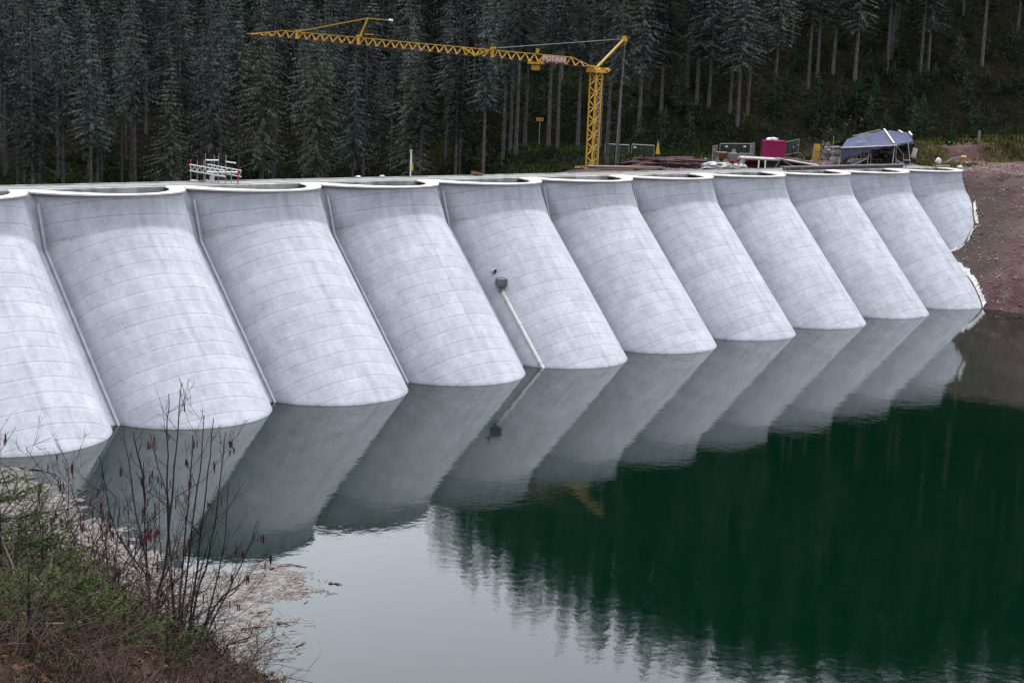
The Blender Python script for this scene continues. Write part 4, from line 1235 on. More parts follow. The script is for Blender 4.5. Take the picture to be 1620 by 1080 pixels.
beam(-1.75, 1.18, .70, .86, -.06); beam(-.65, 1.20, 1.68, .86, .55)
p = MB(); p.tube([sp(-.6, .66, .25), sp(1.5, .72, .25)], .085, 10); p.build('horizontal_tube', M['steel'], o)
for a0, z0, a1, z1, d in ((-.7, 1.50, .2, 1.53, .15), (.67, 1.45, 1.36, 1.38, .2), (-1.7, .12, -1.2, .08, 0), (-.7, .14, -.3, .1, .1), (-.2, .45, .6, .47, .3)):
    p = MB(); p.tube([sp(a0, z0, d), sp(a1, z1, d)], .045, 6); p.build('ledger', M['scaf'], o)
p = MB(); p.box(sp(-.25, .25, .2), (.22, .22, .42)); p.build('canister', M['white'], o)
p = MB(); p.box(sp(-.98, .05, .3), (.3, .2, .08)); p.build('base_plate', M['magenta'], o)
# ---------------- forest ----------------
rs = np.random.RandomState(11)
def kites(P, D, W, N_=None):
    """P (n,3) base, D (n,3) direction*length, W width -> narrow leaf-like quads"""
    n = len(P)
    Ln = np.linalg.norm(D, axis=1, keepdims=True) + 1e-9
    d = D / Ln
    rnd = rs.normal(size=(n, 3))
    s = np.cross(d, rnd); s /= (np.linalg.norm(s, axis=1, keepdims=True) + 1e-9)
    W = np.asarray(W).reshape(-1, 1)
    a = P; b = P + D * 0.45 + s * W * 0.5; c = P + D; e = P + D * 0.45 - s * W * 0.5
    V = np.stack([a, b, c, e], 1).reshape(-1, 3)
    F = np.arange(4 * n).reshape(n, 4)
    return V, F
def spruce_crown(Hh, cb, R, step=0.5, nb=7, twig=(0.22, 0.62), per=5, along=0.33, thin=1.0, droop=0.35):
    Ps = []; Ds = []; Ws = []
    z = cb
    while z < Hh - 0.25:
        u = (Hh - z) / (Hh - cb)                      # 1 at crown base, 0 at the top
        Lm = R * (u ** 0.72) * (0.45 + 0.55 * min(1, (1 - u) * 5 + .25))
        k = max(3, int(nb * (0.6 + 0.5 * u)))
        ph = rs.uniform(0, 6.28)
        for j in range(k):
            if rs.uniform() > 0.90 * thin: continue
            a = ph + 6.283 * j / k + rs.uniform(-.35, .35)
            L_ = Lm * rs.uniform(.55, 1.18)
            if L_ < .2: L_ = .2
            n = max(2, int(L_ / along))
            t = (np.arange(n) + rs.uniform(.2, .8, n)) / n
            rise = 0.25 * (1 - u) - 0.05
            r = t * L_
            zz = z + rise * r - droop * r * r / max(L_, .8) + 0.10 * L_ * t ** 4
            bx = np.cos(a) * r; by = np.sin(a) * r
            for q in range(per):
                side = rs.uniform(-1, 1, n)
                l = rs.uniform(twig[0], twig[1], n) * (0.55 + 0.6 * (1 - t) ** .5) * (0.55 + 0.5 * min(1, u * 3 + .2))
                dx = np.cos(a) * .55 - np.sin(a) * side; dy = np.sin(a) * .55 + np.cos(a) * side
                dz = -rs.uniform(.35, 1.3, n)
                D = np.stack([dx, dy, dz], 1); D = D / np.linalg.norm(D, axis=1, keepdims=True) * l[:, None]
                Ps.append(np.stack([bx, by, zz], 1)); Ds.append(D); Ws.append(l * rs.uniform(.16, .32, n))
            # the branch itself
            m_ = np.array([[bx[0] * .2, by[0] * .2, z]]); Ps.append(m_); Ds.append(np.array([[np.cos(a) * L_, np.sin(a) * L_, (rise - droop * .8) * L_]])); Ws.append(np.array([.12]))
        z += step * rs.uniform(.8, 1.2)
    # leader
    Ps.append(np.array([[0, 0, Hh - .9]])); Ds.append(np.array([[0, 0, 1.0]])); Ws.append(np.array([.18]))
    return kites(np.concatenate(Ps), np.concatenate(Ds), np.concatenate(Ws))
def spruce_trunk(Hh, cb, r0, dead=True):
    p = MB()
    n = 8
    pts = [(0.12 * math.sin(k * .8) * k / n, 0.1 * math.cos(k * 1.1) * k / n, -0.8 + (Hh * .97 + .8) * k / n) for k in range(n + 1)]
    p.tube(pts, [r0 * (1.15 if k == 0 else 1) * (1 - .92 * k / n) + .02 for k in range(n + 1)], 7)
    return p
def dead_twigs(cb, lo):
    Ps = []; Ds = []; Ws = []
    z = lo
    while z < cb + 3:
        for j in range(rs.randint(1, 4)):
            a = rs.uniform(0, 6.28); L_ = rs.uniform(.5, 2.2) * (0.4 + .6 * (z - lo) / (cb + 3 - lo))
            P0 = np.array([[0, 0, z]]); D0 = np.array([[math.cos(a) * L_, math.sin(a) * L_, -rs.uniform(.05, .4) * L_]])
            Ps.append(P0); Ds.append(D0); Ws.append(np.array([.07]))
            for q in range(4):
                t = rs.uniform(.3, .95); a2 = a + rs.uniform(-.9, .9); l = rs.uniform(.2, .6)
                Ps.append(P0 + D0 * t); Ds.append(np.array([[math.cos(a2) * l, math.sin(a2) * l, -.3 * l]])); Ws.append(np.array([.045]))
        z += rs.uniform(.25, .7)
    return kites(np.concatenate(Ps), np.concatenate(Ds), np.concatenate(Ws))

def make_tree_protos():
    pr = {}
    specs = {'b': [(25, 11, 3.5), (26.5, 12.5, 3.2), (24, 10, 3.4), (26, 13.5, 3.1), (27, 11.5, 3.7)],
             'B': [(25.5, 6.5, 4.2), (24.5, 5.5, 4.0), (26.5, 8.0, 4.2)],
             's': [(23, 10, 2.5), (24, 12, 2.6)],
             'r': [(25, 7.5, 3.8), (26, 9.5, 3.6), (23, 6.5, 3.8)]}
    for k, L_ in specs.items():
        pr[k] = []
        for (h, cb, R) in L_:
            V, F = spruce_crown(h, cb, R, thin={'b': .9, 'B': 1.0, 's': .85, 'r': .9}[k])
            crown = mesh_np('crown', V, F, M['needles_pale' if k == 'B' else 'needles'])
            tk = spruce_trunk(h, cb, .24 if k != 's' else .16)
            tm = bpy.data.meshes.new('trunk'); tm.from_pydata([tuple(v) for v in tk.v], [], tk.q + tk.t + tk.ng); tm.materials.append(M['bark']); tm.update()
            V2, F2 = dead_twigs(cb, 2.5)
            dm = mesh_np('dead_branches', V2, F2, M['deadtwig'])
            pr[k].append((crown, tm, dm))
    pr['y'] = []
    for (h, R) in ((3.2, 1.3), (4.6, 1.7), (6.0, 1.9), (2.4, 1.1)):
        V, F = spruce_crown(h, .25, R, step=.3, nb=8, twig=(.2, .5), per=3, along=.28, droop=.12)
        crown = mesh_np('crown', V, F, M['needles_young'])
        tk = spruce_trunk(h, .2, .07)
        tm = bpy.data.meshes.new('trunk'); tm.from_pydata([tuple(v) for v in tk.v], [], tk.q + tk.t + tk.ng); tm.materials.append(M['bark']); tm.update()
        pr['y'].append((crown, tm, None))
    return pr
PR = make_tree_protos()
def put_tree(x, y, kind, label, group, name='spruce_tree', sc=None):
    c, t, d = PR[kind][rs.randint(len(PR[kind]))]
    sc = sc or rs.uniform(.86, 1.06)
    o = empty(name, (x, y, gz(x, y) - .1), rz=rs.uniform(0, 6.28), label=label, cat='tree', group=group)
    o.scale = (sc, sc, sc)
    link_mesh('crown', c, o); link_mesh('trunk', t, o)
    if d is not None: link_mesh('dead_branches', d, o)
    return o
FRONT = [(37.7, 71.6, 'b', 38), (43.9, 79.6, 's', 63), (43.3, 73.1, 'b', 101), (47.7, 75.2, 'b', 140), (46.0, 70.4, 'b', 154), (52.0, 79.6, 's', 161), (53.0, 76.7, 's', 193), (51.1, 70.9, 'b', 213), (50.1, 62.0, 'B', 269), (58.3, 73.4, 'b', 278), (55.3, 68.1, 'b', 284), (61.9, 73.4, 's', 318), (66.1, 75.3, 's', 350), (70.2, 77.3, 's', 378), (58.8, 57.2, 'B', 413), (68.1, 61.4, 'b', 480), (64.3, 54.2, 'B', 500), (71.1, 61.6, 'b', 510), (69.8, 52.4, 'b', 575), (73.3, 53.3, 'b', 603), (85.3, 65.5, 's', 618), (73.7, 49.0, 'B', 647), (82.4, 57.4, 'b', 658), (73.3, 46.6, 'b', 664), (77.7, 45.4, 'b', 720), (89.1, 56.6, 's', 727), (78.6, 41.7, 'b', 764), (83.7, 43.7, 'b', 794), (87.1, 45.9, 'b', 805), (82.6, 40.5, 'b', 815), (86.2, 42.6, 'b', 828), (86.6, 39.2, 'b', 865), (84.4, 35.7, 'b', 880), (91.9, 39.4, 'b', 912), (91.4, 35.5, 'b', 946), (79.2, 23.6, 'b', 958), (76.9, 20.2, 'b', 975), (100.1, 36.9, 'r', 1010), (103.9, 38.5, 'r', 1028), (104.0, 36.8, 'r', 1045), (111.4, 38.8, 'r', 1087), (109.1, 35.3, 'r', 1102), (109.6, 33.8, 'r', 1120), (110.4, 31.1, 'r', 1155), (108.6, 28.5, 'r', 1166), (111.7, 29.4, 'r', 1182), (117.2, 29.4, 'r', 1224), (122.8, 28.3, 'r', 1277), (125.9, 29.1, 'r', 1292), (127.8, 28.0, 'r', 1318), (129.3, 25.6, 'r', 1352), (134.0, 23.9, 'r', 1402), (136.8, 25.0, 'r', 1410), (139.1, 25.9, 'r', 1417), (137.8, 21.2, 'r', 1455), (139.2, 20.9, 'r', 1467), (146.4, 17.1, 'r', 1553), (154.1, 16.4, 'r', 1607)]
SPECIAL = {269: 'broad pale grey-green spruce with a full crown left of the scaffold tower',
           413: 'full crowned grey-green spruce just right of the scaffold tower, below the jib tip',
           500: 'tall yellowish-green spruce crossed by the outer end of the crane jib',
           647: 'tall spruce with a mossy green crown standing behind the yellow flag on the crest',
           38: 'leftmost tall spruce trunk with fine dead branches near the edge of the photo',
           958: 'spruce trunk standing directly right of the crane mast',
           975: 'reddish spruce trunk between the crane mast and the low wire fence',
           1224: 'lone straight spruce trunk rising behind the magenta container',
           1028: 'spruce trunk on the slope above the folded yellow parasol',
           1607: 'rightmost bare spruce trunk high on the dark slope',
           1553: 'wide drooping spruce high on the slope above the weathered post'}
TL = 'tall spruce with a bare lower trunk in the dark forest behind the dam'
SECT = [(32.7, 'left of the scaffold tower'), (41.2, 'between the scaffold tower and the yellow flag'), (48.9, 'between the yellow flag and the crane mast'), (54.2, 'between the crane mast and the magenta container'), (60.0, 'behind the container and the blue shelter'), (999, 'on the slope right of the blue shelter')]
def tree_label(x, y, k):
    az = math.degrees(math.atan2(x - CAM.x, y - CAM.y)); s = hill_s(x, y)
    where = [w for a, w in SECT if az < a][0]
    row = 'front row' if s < -8 else ('middle rows' if s < 12 else 'rear rows')
    look = {'b': 'tall spruce', 's': 'slender spruce', 'B': 'broad pale spruce', 'r': 'wide drooping spruce'}[k]
    return look + ', ' + row + ' of the forest, ' + where
placed = []
for (x, y, k, px) in FRONT:
    lab = SPECIAL.get(px)
    put_tree(x, y, k, lab or tree_label(x, y, k), 'tall spruces of the forest behind the dam')
    placed.append((x, y))
def free(x, y, r):
    return all((x - a) ** 2 + (y - b) ** 2 > r * r for a, b in placed)
tries = 0; nfill = 0
while nfill < 240 and tries < 20000:
    tries += 1
    az = math.radians(rs.uniform(24, 68)); s = (-30 if az < .75 else -14) + 70 * rs.uniform() ** 1.15
    dd = (201 + s) / max(.3, math.cos(az - math.radians(31.6)))
    x = CAM.x + math.sin(az) * dd; y = CAM.y + math.cos(az) * dd
    if math.degrees(az) > 46 and s < -7: continue
    if math.degrees(az) < 46 and rs.uniform() < .45: continue
    if not free(x, y, 5.0 if math.degrees(az) < 46 else 4.9): continue
    k = 'bbbsr'[rs.randint(5)] if az < math.radians(46) else 'rrbs'[rs.randint(4)]
    put_tree(x, y, k, tree_label(x, y, k), 'tall spruces of the forest behind the dam'); placed.append((x, y)); nfill += 1
# young spruces under the tall ones
ny_ = 0; tries = 0; yp = []
while ny_ < 290 and tries < 9000:
    tries += 1
    az = math.radians(rs.uniform(28, 66)); s = rs.uniform(-33, 18)
    dd = (201 + s) / math.cos(az - math.radians(31.6))
    x = CAM.x + math.sin(az) * dd; y = CAM.y + math.cos(az) * dd
    a_ = math.degrees(az)
    if a_ < 50 and (rs.uniform() > .25 or s < -20): continue
    if 52.4 < a_ < 54.6 and s < -12: continue                  # the grassy opening
    if any((x - a) ** 2 + (y - b) ** 2 < 3.4 for a, b in yp): continue
    put_tree(x, y, 'y', 'young bushy spruce ' + ('low' if s < -18 else 'higher') + ' in the undergrowth ' + [w for q, w in SECT if a_ < q][0], 'young spruces at the foot of the slope', 'young_spruce', rs.uniform(.6, 1.1))
    yp.append((x, y)); ny_ += 1
# the far part of the wood, seen only as a reflected skyline: one mass
protos = []
for (h, cb, R) in ((23, 4, 3.4), (25, 5, 3.2), (20, 3, 3.0)):
    V, F = spruce_crown(h, cb, R, step=.9, nb=7, twig=(.7, 1.4), per=1, along=.8, droop=.3)
    protos.append((V, len(F)))
VV = []; nf_ = 0; tries = 0; fp = []
while len(fp) < 1150 and tries < 60000:
    tries += 1
    az = math.radians(rs.uniform(24, 74)); s = rs.uniform(22, 130)
    dd = (201 + s) / max(.3, math.cos(az - math.radians(31.6)))
    x = CAM.x + math.sin(az) * dd; y = CAM.y + math.cos(az) * dd
    if any((x - a) ** 2 + (y - b) ** 2 < 13 for a, b in fp): continue
    fp.append((x, y)); V, n_ = protos[rs.randint(3)]
    a = rs.uniform(0, 6.28); sc = rs.uniform(.8, 1.15)
    Rm = np.array([[math.cos(a), -math.sin(a), 0], [math.sin(a), math.cos(a), 0], [0, 0, 1]]) * sc
    VV.append(V @ Rm.T + np.array([x, y, gz(x, y)])); nf_ += n_
VV = np.concatenate(VV)
tag(link_mesh('far_forest', mesh_np('far_forest', VV, np.arange(len(VV)).reshape(-1, 4), M['needles_far'])), 'dark mass of spruces covering the upper slope behind the front trees', 'forest', kind='stuff')

# low plants and moss tussocks on the forest floor
P_ = []
def scatter(n, fx, fh):
    out = []
    while len(out) < n:
        az = math.radians(rs.uniform(28, 67)); s = rs.uniform(-36 if az > .85 else -24, 12)
        dd = (201 + s) / math.cos(az - math.radians(31.6))
        x = CAM.x + math.sin(az) * dd; y = CAM.y + math.cos(az) * dd
        out.append((x, y))
    for q in range(6000): out.append((rs.uniform(58, 108), rs.uniform(19.5, 60)))
    for q in range(7000): out.append((rs.uniform(25, 75), rs.uniform(40, 95)))
    return np.array(out)
pt = scatter(16000, None, None)
zz = G(pt[:, 0], pt[:, 1])
Pg = np.column_stack([pt, zz - .05]).repeat(5, axis=0)
Pg[:, :2] += rs.normal(size=(len(Pg), 2)) * .35
Dg = rs.normal(size=(len(Pg), 3)) * .2; Dg[:, 2] = np.abs(Dg[:, 2]) + rs.uniform(.05, .35, len(Pg))
M['fern'] = mat('forest_floor_plants', (0.004, 0.009, 0.005), 0.9, col2=(0.034, 0.052, 0.014), scale=.22, spec=.02)
V, F = kites(Pg, Dg, rs.uniform(.08, .2, len(Pg)))
tag(link_mesh('ground_cover', mesh_np('ground_cover', V, F, M['fern'])), 'low dark plants and moss on the forest floor', 'ground cover', kind='stuff')
# grass on the embankment and at the edge of the site
n = 16000
gx_ = rs.uniform(113, 165, n); gy_ = rs.uniform(1, 20, n)
gk = (vfbm(gx_, gy_, 3, 5, 3) + .35 > rs.uniform(0, 1, n) * .8) & (hill_s(gx_, gy_) < -29)
gx_ = gx_[gk]; gy_ = gy_[gk]
Pg = np.column_stack([gx_, gy_, G(gx_, gy_) - .03]).repeat(3, axis=0); Pg[:, :2] += rs.normal(size=(len(Pg), 2)) * .12
Dg = rs.normal(size=(len(Pg), 3)) * .13; Dg[:, 2] = rs.uniform(.15, .55, len(Pg))
M['grass'] = mat('mixed_grass', (0.045, 0.055, 0.010), 0.9, col2=(0.14, 0.125, 0.045), scale=.5, spec=.02)
V, F = kites(Pg, Dg, rs.uniform(.08, .18, len(Pg)))
tag(link_mesh('grass', mesh_np('grass', V, F, M['grass'])), 'rough yellow-green grass on the embankment right of the building site', 'grass', kind='stuff')
# rubble on the red slope
def rocks(n, xr, yr, smin, smax, name, label, m, seed):
    r = np.random.RandomState(seed)
    base = np.array([(1, 0, 0), (-1, 0, 0), (0, 1, 0), (0, -1, 0), (0, 0, 1), (0, 0, -1)], float)
    fc = np.array([(0, 2, 4), (2, 1, 4), (1, 3, 4), (3, 0, 4), (2, 0, 5), (1, 2, 5), (3, 1, 5), (0, 3, 5)])
    x = r.uniform(*xr, n); y = r.uniform(*yr, n); z = G(x, y)
    sz = smin * (smax / smin) ** (r.uniform(0, 1, n) ** 2.5)
    V = base[None] * (1 + r.uniform(-.45, .45, (n, 6, 3))) * (sz[:, None, None]) * np.array([1, 1, .7]) * r.uniform(.6, 1.3, (n, 1, 3))
    a = r.uniform(0, 6.28, n); ca, sa = np.cos(a), np.sin(a)
    X_ = V[..., 0] * ca[:, None] - V[..., 1] * sa[:, None]; Y_ = V[..., 0] * sa[:, None] + V[..., 1] * ca[:, None]
    V = np.stack([X_ + x[:, None], Y_ + y[:, None], V[..., 2] + z[:, None] + .02], -1)
    F = (fc[None] + 6 * np.arange(n)[:, None, None]).reshape(-1, 3)
    return tag(link_mesh(name, mesh_np(name, V.reshape(-1, 3), F, m)), label, 'rubble', kind='stuff')
rocks(26000, (93, 122), (-40, 3), .02, .15, 'rubble', 'loose stones scattered over the red slope at the right end of the dam', M['soilrock'], 3)
rocks(2500, (70, 124), (4.9, 22), .04, .22, 'rubble', 'loose stones scattered over the building site', M['soilrock'], 4)

# ---------------- floating debris ----------------
POLY = [(-9.6, -12.6), (-8.5, -16.25), (-7.64, -19.0), (-10.3, -24.2), (-10.0, -27.0), (-9.56, -29.3), (-9.8, -32.5), (-8.4, -34.2), (-7.0, -35.8), (-6.76, -37.6), (-7.7, -39.4), (-9.76, -40.2), (-11.4, -41.5), (-13.0, -44.0), (-14.8, -44.9), (-20, -50), (-45, -55), (-45, -12.6)]
def edge_dist(x, y):
    px = np.array([p[0] for p in POLY]); py = np.array([p[1] for p in POLY])
    ins = np.zeros(x.shape, bool); dm = np.full(x.shape, 1e9)
    for i in range(len(POLY)):
        x0, y0 = px[i - 1], py[i - 1]; x1, y1 = px[i], py[i]
        c = ((y0 > y) != (y1 > y)) & (x < (x1 - x0) * (y - y0) / (y1 - y0 + 1e-12) + x0)
        ins ^= c
        t = np.clip(((x - x0) * (x1 - x0) + (y - y0) * (y1 - y0)) / ((x1 - x0) ** 2 + (y1 - y0) ** 2), 0, 1)
        dm = np.minimum(dm, np.hypot(x - x0 - t * (x1 - x0), y - y0 - t * (y1 - y0)))
    return np.where(ins, dm, -dm)
cell = .11
gx_ = np.arange(-27, -5, cell); gy_ = np.arange(-56, -12, cell)
GX, GY = np.meshgrid(gx_, gy_)
ed = edge_dist(GX, GY) + vfbm(GX, GY, 2.2, 71, 4) * 1.3
dens = np.clip(ed * .5, 0, 1) * .50 + vfbm(GX * 1.0, GY * 1.0, 3.5, 81, 3) * .30 + vfbm(GX, GY, .7, 91, 3) * .45
# beyond the row of sticks the film is closed
closed = sst(-31, -27, GY)
dens = dens + .18 * closed * (ed > .2)
keep = (dens > .33) & (ed > 0)
kx = GX[keep]; ky = GY[keep]
jit = lambda: rs.uniform(-.05, .05, len(kx))
c4 = [(-.5, -.5), (.5, -.5), (.5, .5), (-.5, .5)]
Vq = np.stack([np.stack([kx + a * cell * 1.15 + jit(), ky + b * cell * 1.15 + jit(), np.full(len(kx), .004)], -1) for a, b in c4], 1)
Vq[:, :, 2] += (rs.randint(0, 6, len(kx)) * .0015)[:, None]
tag(link_mesh('floating_silt', mesh_np('floating_silt', Vq.reshape(-1, 3), np.arange(4 * len(kx)).reshape(-1, 4), M['scum'])), 'patchy film of pale brown foam and litter floating by the near bank', 'floating debris', kind='stuff')
n = 7000
dx_ = rs.uniform(-27, -5, n); dy_ = rs.uniform(-55, -13, n)
ed = edge_dist(dx_, dy_) + vfbm(dx_, dy_, 2.2, 71, 4) * 1.3
k = ed > rs.uniform(-.15, 1.2, n) * 1.0
dx_ = dx_[k]; dy_ = dy_[k]; n = len(dx_)
# a denser line of twigs along the outer edge
a = rs.uniform(0, 6.28, n); L_ = .05 + .35 * rs.uniform(0, 1, n) ** 4
Pd = np.column_stack([dx_, dy_, np.full(n, .022)]); Dd = np.column_stack([np.cos(a) * L_, np.sin(a) * L_, rs.uniform(-.005, .01, n)])
wd = np.clip(L_ * .16, .012, .04)
nrm = np.column_stack([-np.sin(a), np.cos(a), np.zeros(n)]) * wd[:, None]
Vd = np.stack([Pd - nrm, Pd + Dd - nrm * .6, Pd + Dd + nrm * .6, Pd + nrm, Pd + Dd * .5 + np.array([0, 0, .015])], 1).reshape(-1, 3)
b5 = 5 * np.arange(n)[:, None]
Fd = np.concatenate([b5 + np.array([[0, 1, 4]]), b5 + np.array([[1, 2, 4]]), b5 + np.array([[2, 3, 4]]), b5 + np.array([[3, 0, 4]])])
tag(link_mesh('floating_twigs', mesh_np('floating_twigs', Vd, Fd, M['driftwood'])), 'small twigs and bark bits floating in the foam', 'twigs', kind='stuff')
def log(x, y, L_, r, rz, label, m='driftwood', bend=.1, fork=False):
    p = MB(); pts = [Vector((L_ * (k / 6 - .5), bend * L_ * math.sin(PI * k / 6), .02 * math.sin(k * 2.1))) for k in range(7)]
    p.tube(pts, [r * (1 - .09 * k) for k in range(7)], 7)
    if fork: p.tube([pts[3], pts[3] + Vector((L_ * .3, -L_ * .14, .05))], [r * .6, r * .3], 5)
    ob = p.build('driftwood', M[m]); ob.location = (x, y, .02); ob.rotation_euler.z = rz
    tag(ob, label, 'driftwood', 'pieces of driftwood floating in the foam')
log(-13.2, -40.9, .95, .055, -.35, 'dark log floating alone below the foam, the larger of two near the bank')
log(-12.1, -41.2, .55, .07, -1.2, 'short thick piece of driftwood just right of the larger dark log', fork=True)
log(-7.5, -36.0, .9, .03, -1.1, 'long thin stick at the right outer edge of the foam', bend=.05)
log(-8.2, -35.7, .85, .04, -.1, 'brown stick lying across the foam left of the long thin one')
log(-10.5, -37.8, .5, .035, .6, 'small slanting grey stick in the middle of the pale foam')
log(-7.7, -38.8, .55, .04, -1.0, 'dark forked stick at the right tip of the foam', fork=True)
log(-12.1, -39.6, .7, .025, -.4, 'thin brown stick between the foam and the dark log', bend=.04)
log(-12.9, -43.3, .5, .03, .2, 'twisted branch piece in the small foam patch near the bottom', fork=True)
log(-8.3, -16.6, 2.6, .035, -1.45, 'long curved branch on the far edge of the foam below the leftmost arch', bend=.12, fork=True)
log(-8.6, -14.9, .35, .09, .5, 'rusty brown lump of wood floating at the far edge of the foam', 'brownwood')
log(-8.4, -20.4, .7, .05, -.8, 'dark piece of wood at the upper right corner of the closed foam', fork=True)

# ---------------- near bank vegetation ----------------
def shoots(base, tip, r0, rnd, p, leafp, depth, catk, wob=.06, side=7, r1=None):
    pts = [base.lerp(tip, k / 7) + Vector((rnd.gauss(0, 1), rnd.gauss(0, 1), rnd.gauss(0, .6))) * (wob * (base - tip).length * .12 * (1 if 0 < k else 0)) for k in range(8)]
    side_twigs(pts, r0, r1 if r1 else r0 * .3, rnd, p, leafp, depth, catk, side)
def side_twigs(pts, r0, r1, rnd, p, leafp, depth, catk, side, ns=5):
    n = len(pts)
    p.tube(pts, [r0 + (r1 - r0) * k / (n - 1) for k in range(n)], ns, caps=True)
    if depth <= 0: return
    total = sum((pts[k + 1] - pts[k]).length for k in range(n - 1))
    for q in range(side):
        t = rnd.uniform(.18, .97); f = t * (n - 1); k = min(n - 2, int(f)); b = pts[k].lerp(pts[k + 1], f - k)
        d = (pts[k + 1] - pts[k]).normalized()
        s = Vector((rnd.gauss(0, 1), rnd.gauss(0, 1), rnd.gauss(0, .4))); s = (s - d * s.dot(d)).normalized()
        L_ = total * rnd.uniform(.10, .34) * (1.1 - .6 * t)
        dir_ = (d * rnd.uniform(.5, 1.1) + s * rnd.uniform(.5, .9)).normalized()
        e = b + dir_ * L_; mid = b.lerp(e, .5) + Vector((0, 0, -.04 * L_)) + s * .04 * L_
        e = e + Vector((0, 0, .12 * L_))
        rr = max(.0016, (r0 + (r1 - r0) * t) * .45)
        side_twigs([b, mid, e], rr, max(.0012, rr * .45), rnd, p, leafp, depth - 1, catk, max(1, side // 2 + 1), 4)
        if catk is not None and rnd.uniform(0, 1) < .07 and not (side > 0 and total > 1.5 and t > .7):
            for c_ in range(rnd.randint(1, 3)):
                at = b.lerp(e, rnd.uniform(.4, 1)) + Vector((rnd.uniform(-.012, .012), rnd.uniform(-.012, .012), 0))
                l = rnd.uniform(.045, .09)
                cm = MB(); catk.append(cm); cm.tube([at, at + Vector((0, 0, -l * .3)), at + Vector((rnd.uniform(-.005, .005), 0, -l * .8)), at + Vector((0, 0, -l))], [.002, .0055, .005, .002], 5)
STEMS= [[(-38.693, -74.602, 17.784), (-38.757, -74.662, 17.558), (-38.811, -74.727, 17.36), (-38.884, -74.784, 17.111), (-38.946, -74.852, 16.865), (-39.032, -74.92, 16.517), (-39.096, -74.973, 16.326), (-39.18, -75.001, 16.151), (-39.242, -75.071, 15.897), (-39.326, -75.175, 15.407)], [(-39.013, -74.903, 17.776), (-39.044, -74.925, 17.563), (-39.063, -74.975, 17.285), (-39.09, -74.998, 17.082), (-39.117, -75.059, 16.728), (-39.136, -75.128, 16.374), (-39.145, -75.17, 16.173), (-39.167, -75.223, 15.869), (-39.221, -75.281, 15.413)], [(-38.565, -74.751, 17.512), (-38.633, -74.826, 17.322), (-38.706, -74.907, 17.088), (-38.797, -74.971, 16.85), (-38.904, -75.052, 16.471), (-38.996, -75.127, 16.183), (-39.087, -75.202, 15.899), (-39.192, -75.31, 15.415)], [(-39.017, -75.543, 17.694), (-39.028, -75.52, 17.39), (-39.044, -75.486, 17.101), (-39.069, -75.456, 16.76), (-39.085, -75.431, 16.442), (-39.113, -75.394, 16.12), (-39.125, -75.361, 15.846), (-39.174, -75.329, 15.416)], [(-38.66, -75.199, 17.468), (-38.7, -75.223, 17.281), (-38.754, -75.25, 17.029), (-38.815, -75.28, 16.725), (-38.883, -75.292, 16.472), (-38.956, -75.285, 16.271), (-39.015, -75.293, 16.07), (-39.075, -75.313, 15.819), (-39.163, -75.34, 15.417)], [(-38.675, -75.674, 16.835), (-38.706, -75.652, 16.687), (-38.766, -75.61, 16.503), (-38.824, -75.564, 16.343), (-38.905, -75.507, 16.131), (-38.963, -75.461, 15.971), (-39.031, -75.411, 15.784), (-39.156, -75.347, 15.417)], [(-38.573, -75.118, 17.008), (-38.641, -75.191, 16.727), (-38.711, -75.251, 16.483), (-38.788, -75.292, 16.291), (-38.872, -75.326, 16.101), (-38.978, -75.349, 15.861), (-39.106, -75.361, 15.571)], [(-39.629, -74.866, 17.346), (-39.597, -74.905, 17.075), (-39.571, -74.916, 16.897), (-39.524, -74.951, 16.708), (-39.44, -75.021, 16.53), (-39.351, -75.092, 16.372), (-39.324, -75.097, 16.218), (-39.323, -75.105, 15.952), (-39.344, -75.157, 15.406)], [(-39.11, -74.372, 17.398), (-39.137, -74.483, 17.196), (-39.167, -74.589, 17.006), (-39.2, -74.691, 16.818), (-39.219, -74.807, 16.633), (-39.241, -74.918, 16.449), (-39.279, -75.026, 16.216)], [(-39.19, -74.809, 17.217), (-39.216, -74.86, 16.966), (-39.247, -74.918, 16.665), (-39.265, -74.976, 16.415), (-39.29, -75.052, 16.065)], [(-38.94, -74.508, 17.374), (-38.973, -74.685, 17.105), (-39.0, -74.841, 16.953), (-39.044, -74.965, 16.854), (-39.134, -75.087, 16.577)], [(-38.924, -75.118, 17.467), (-38.95, -75.14, 17.249), (-38.986, -75.16, 16.994), (-39.025, -75.176, 16.739), (-39.061, -75.196, 16.483), (-39.105, -75.219, 16.177), (-39.146, -75.247, 15.871)], [(-39.288, -74.806, 17.494), (-39.267, -74.838, 17.314), (-39.239, -74.878, 17.133), (-39.235, -74.899, 16.925)], [(-38.451, -75.413, 16.39), (-38.546, -75.421, 16.302), (-38.662, -75.408, 16.214), (-38.786, -75.38, 16.151), (-38.925, -75.36, 15.988), (-39.078, -75.364, 15.673)], [(-39.13, -74.351, 16.729), (-39.232, -74.478, 16.502), (-39.336, -74.6, 16.279), (-39.445, -74.73, 16.01), (-39.583, -74.916, 15.393)], [(-39.695, -74.71, 16.54), (-39.731, -74.688, 16.223), (-39.752, -74.681, 15.904), (-39.799, -74.697, 15.381)]]

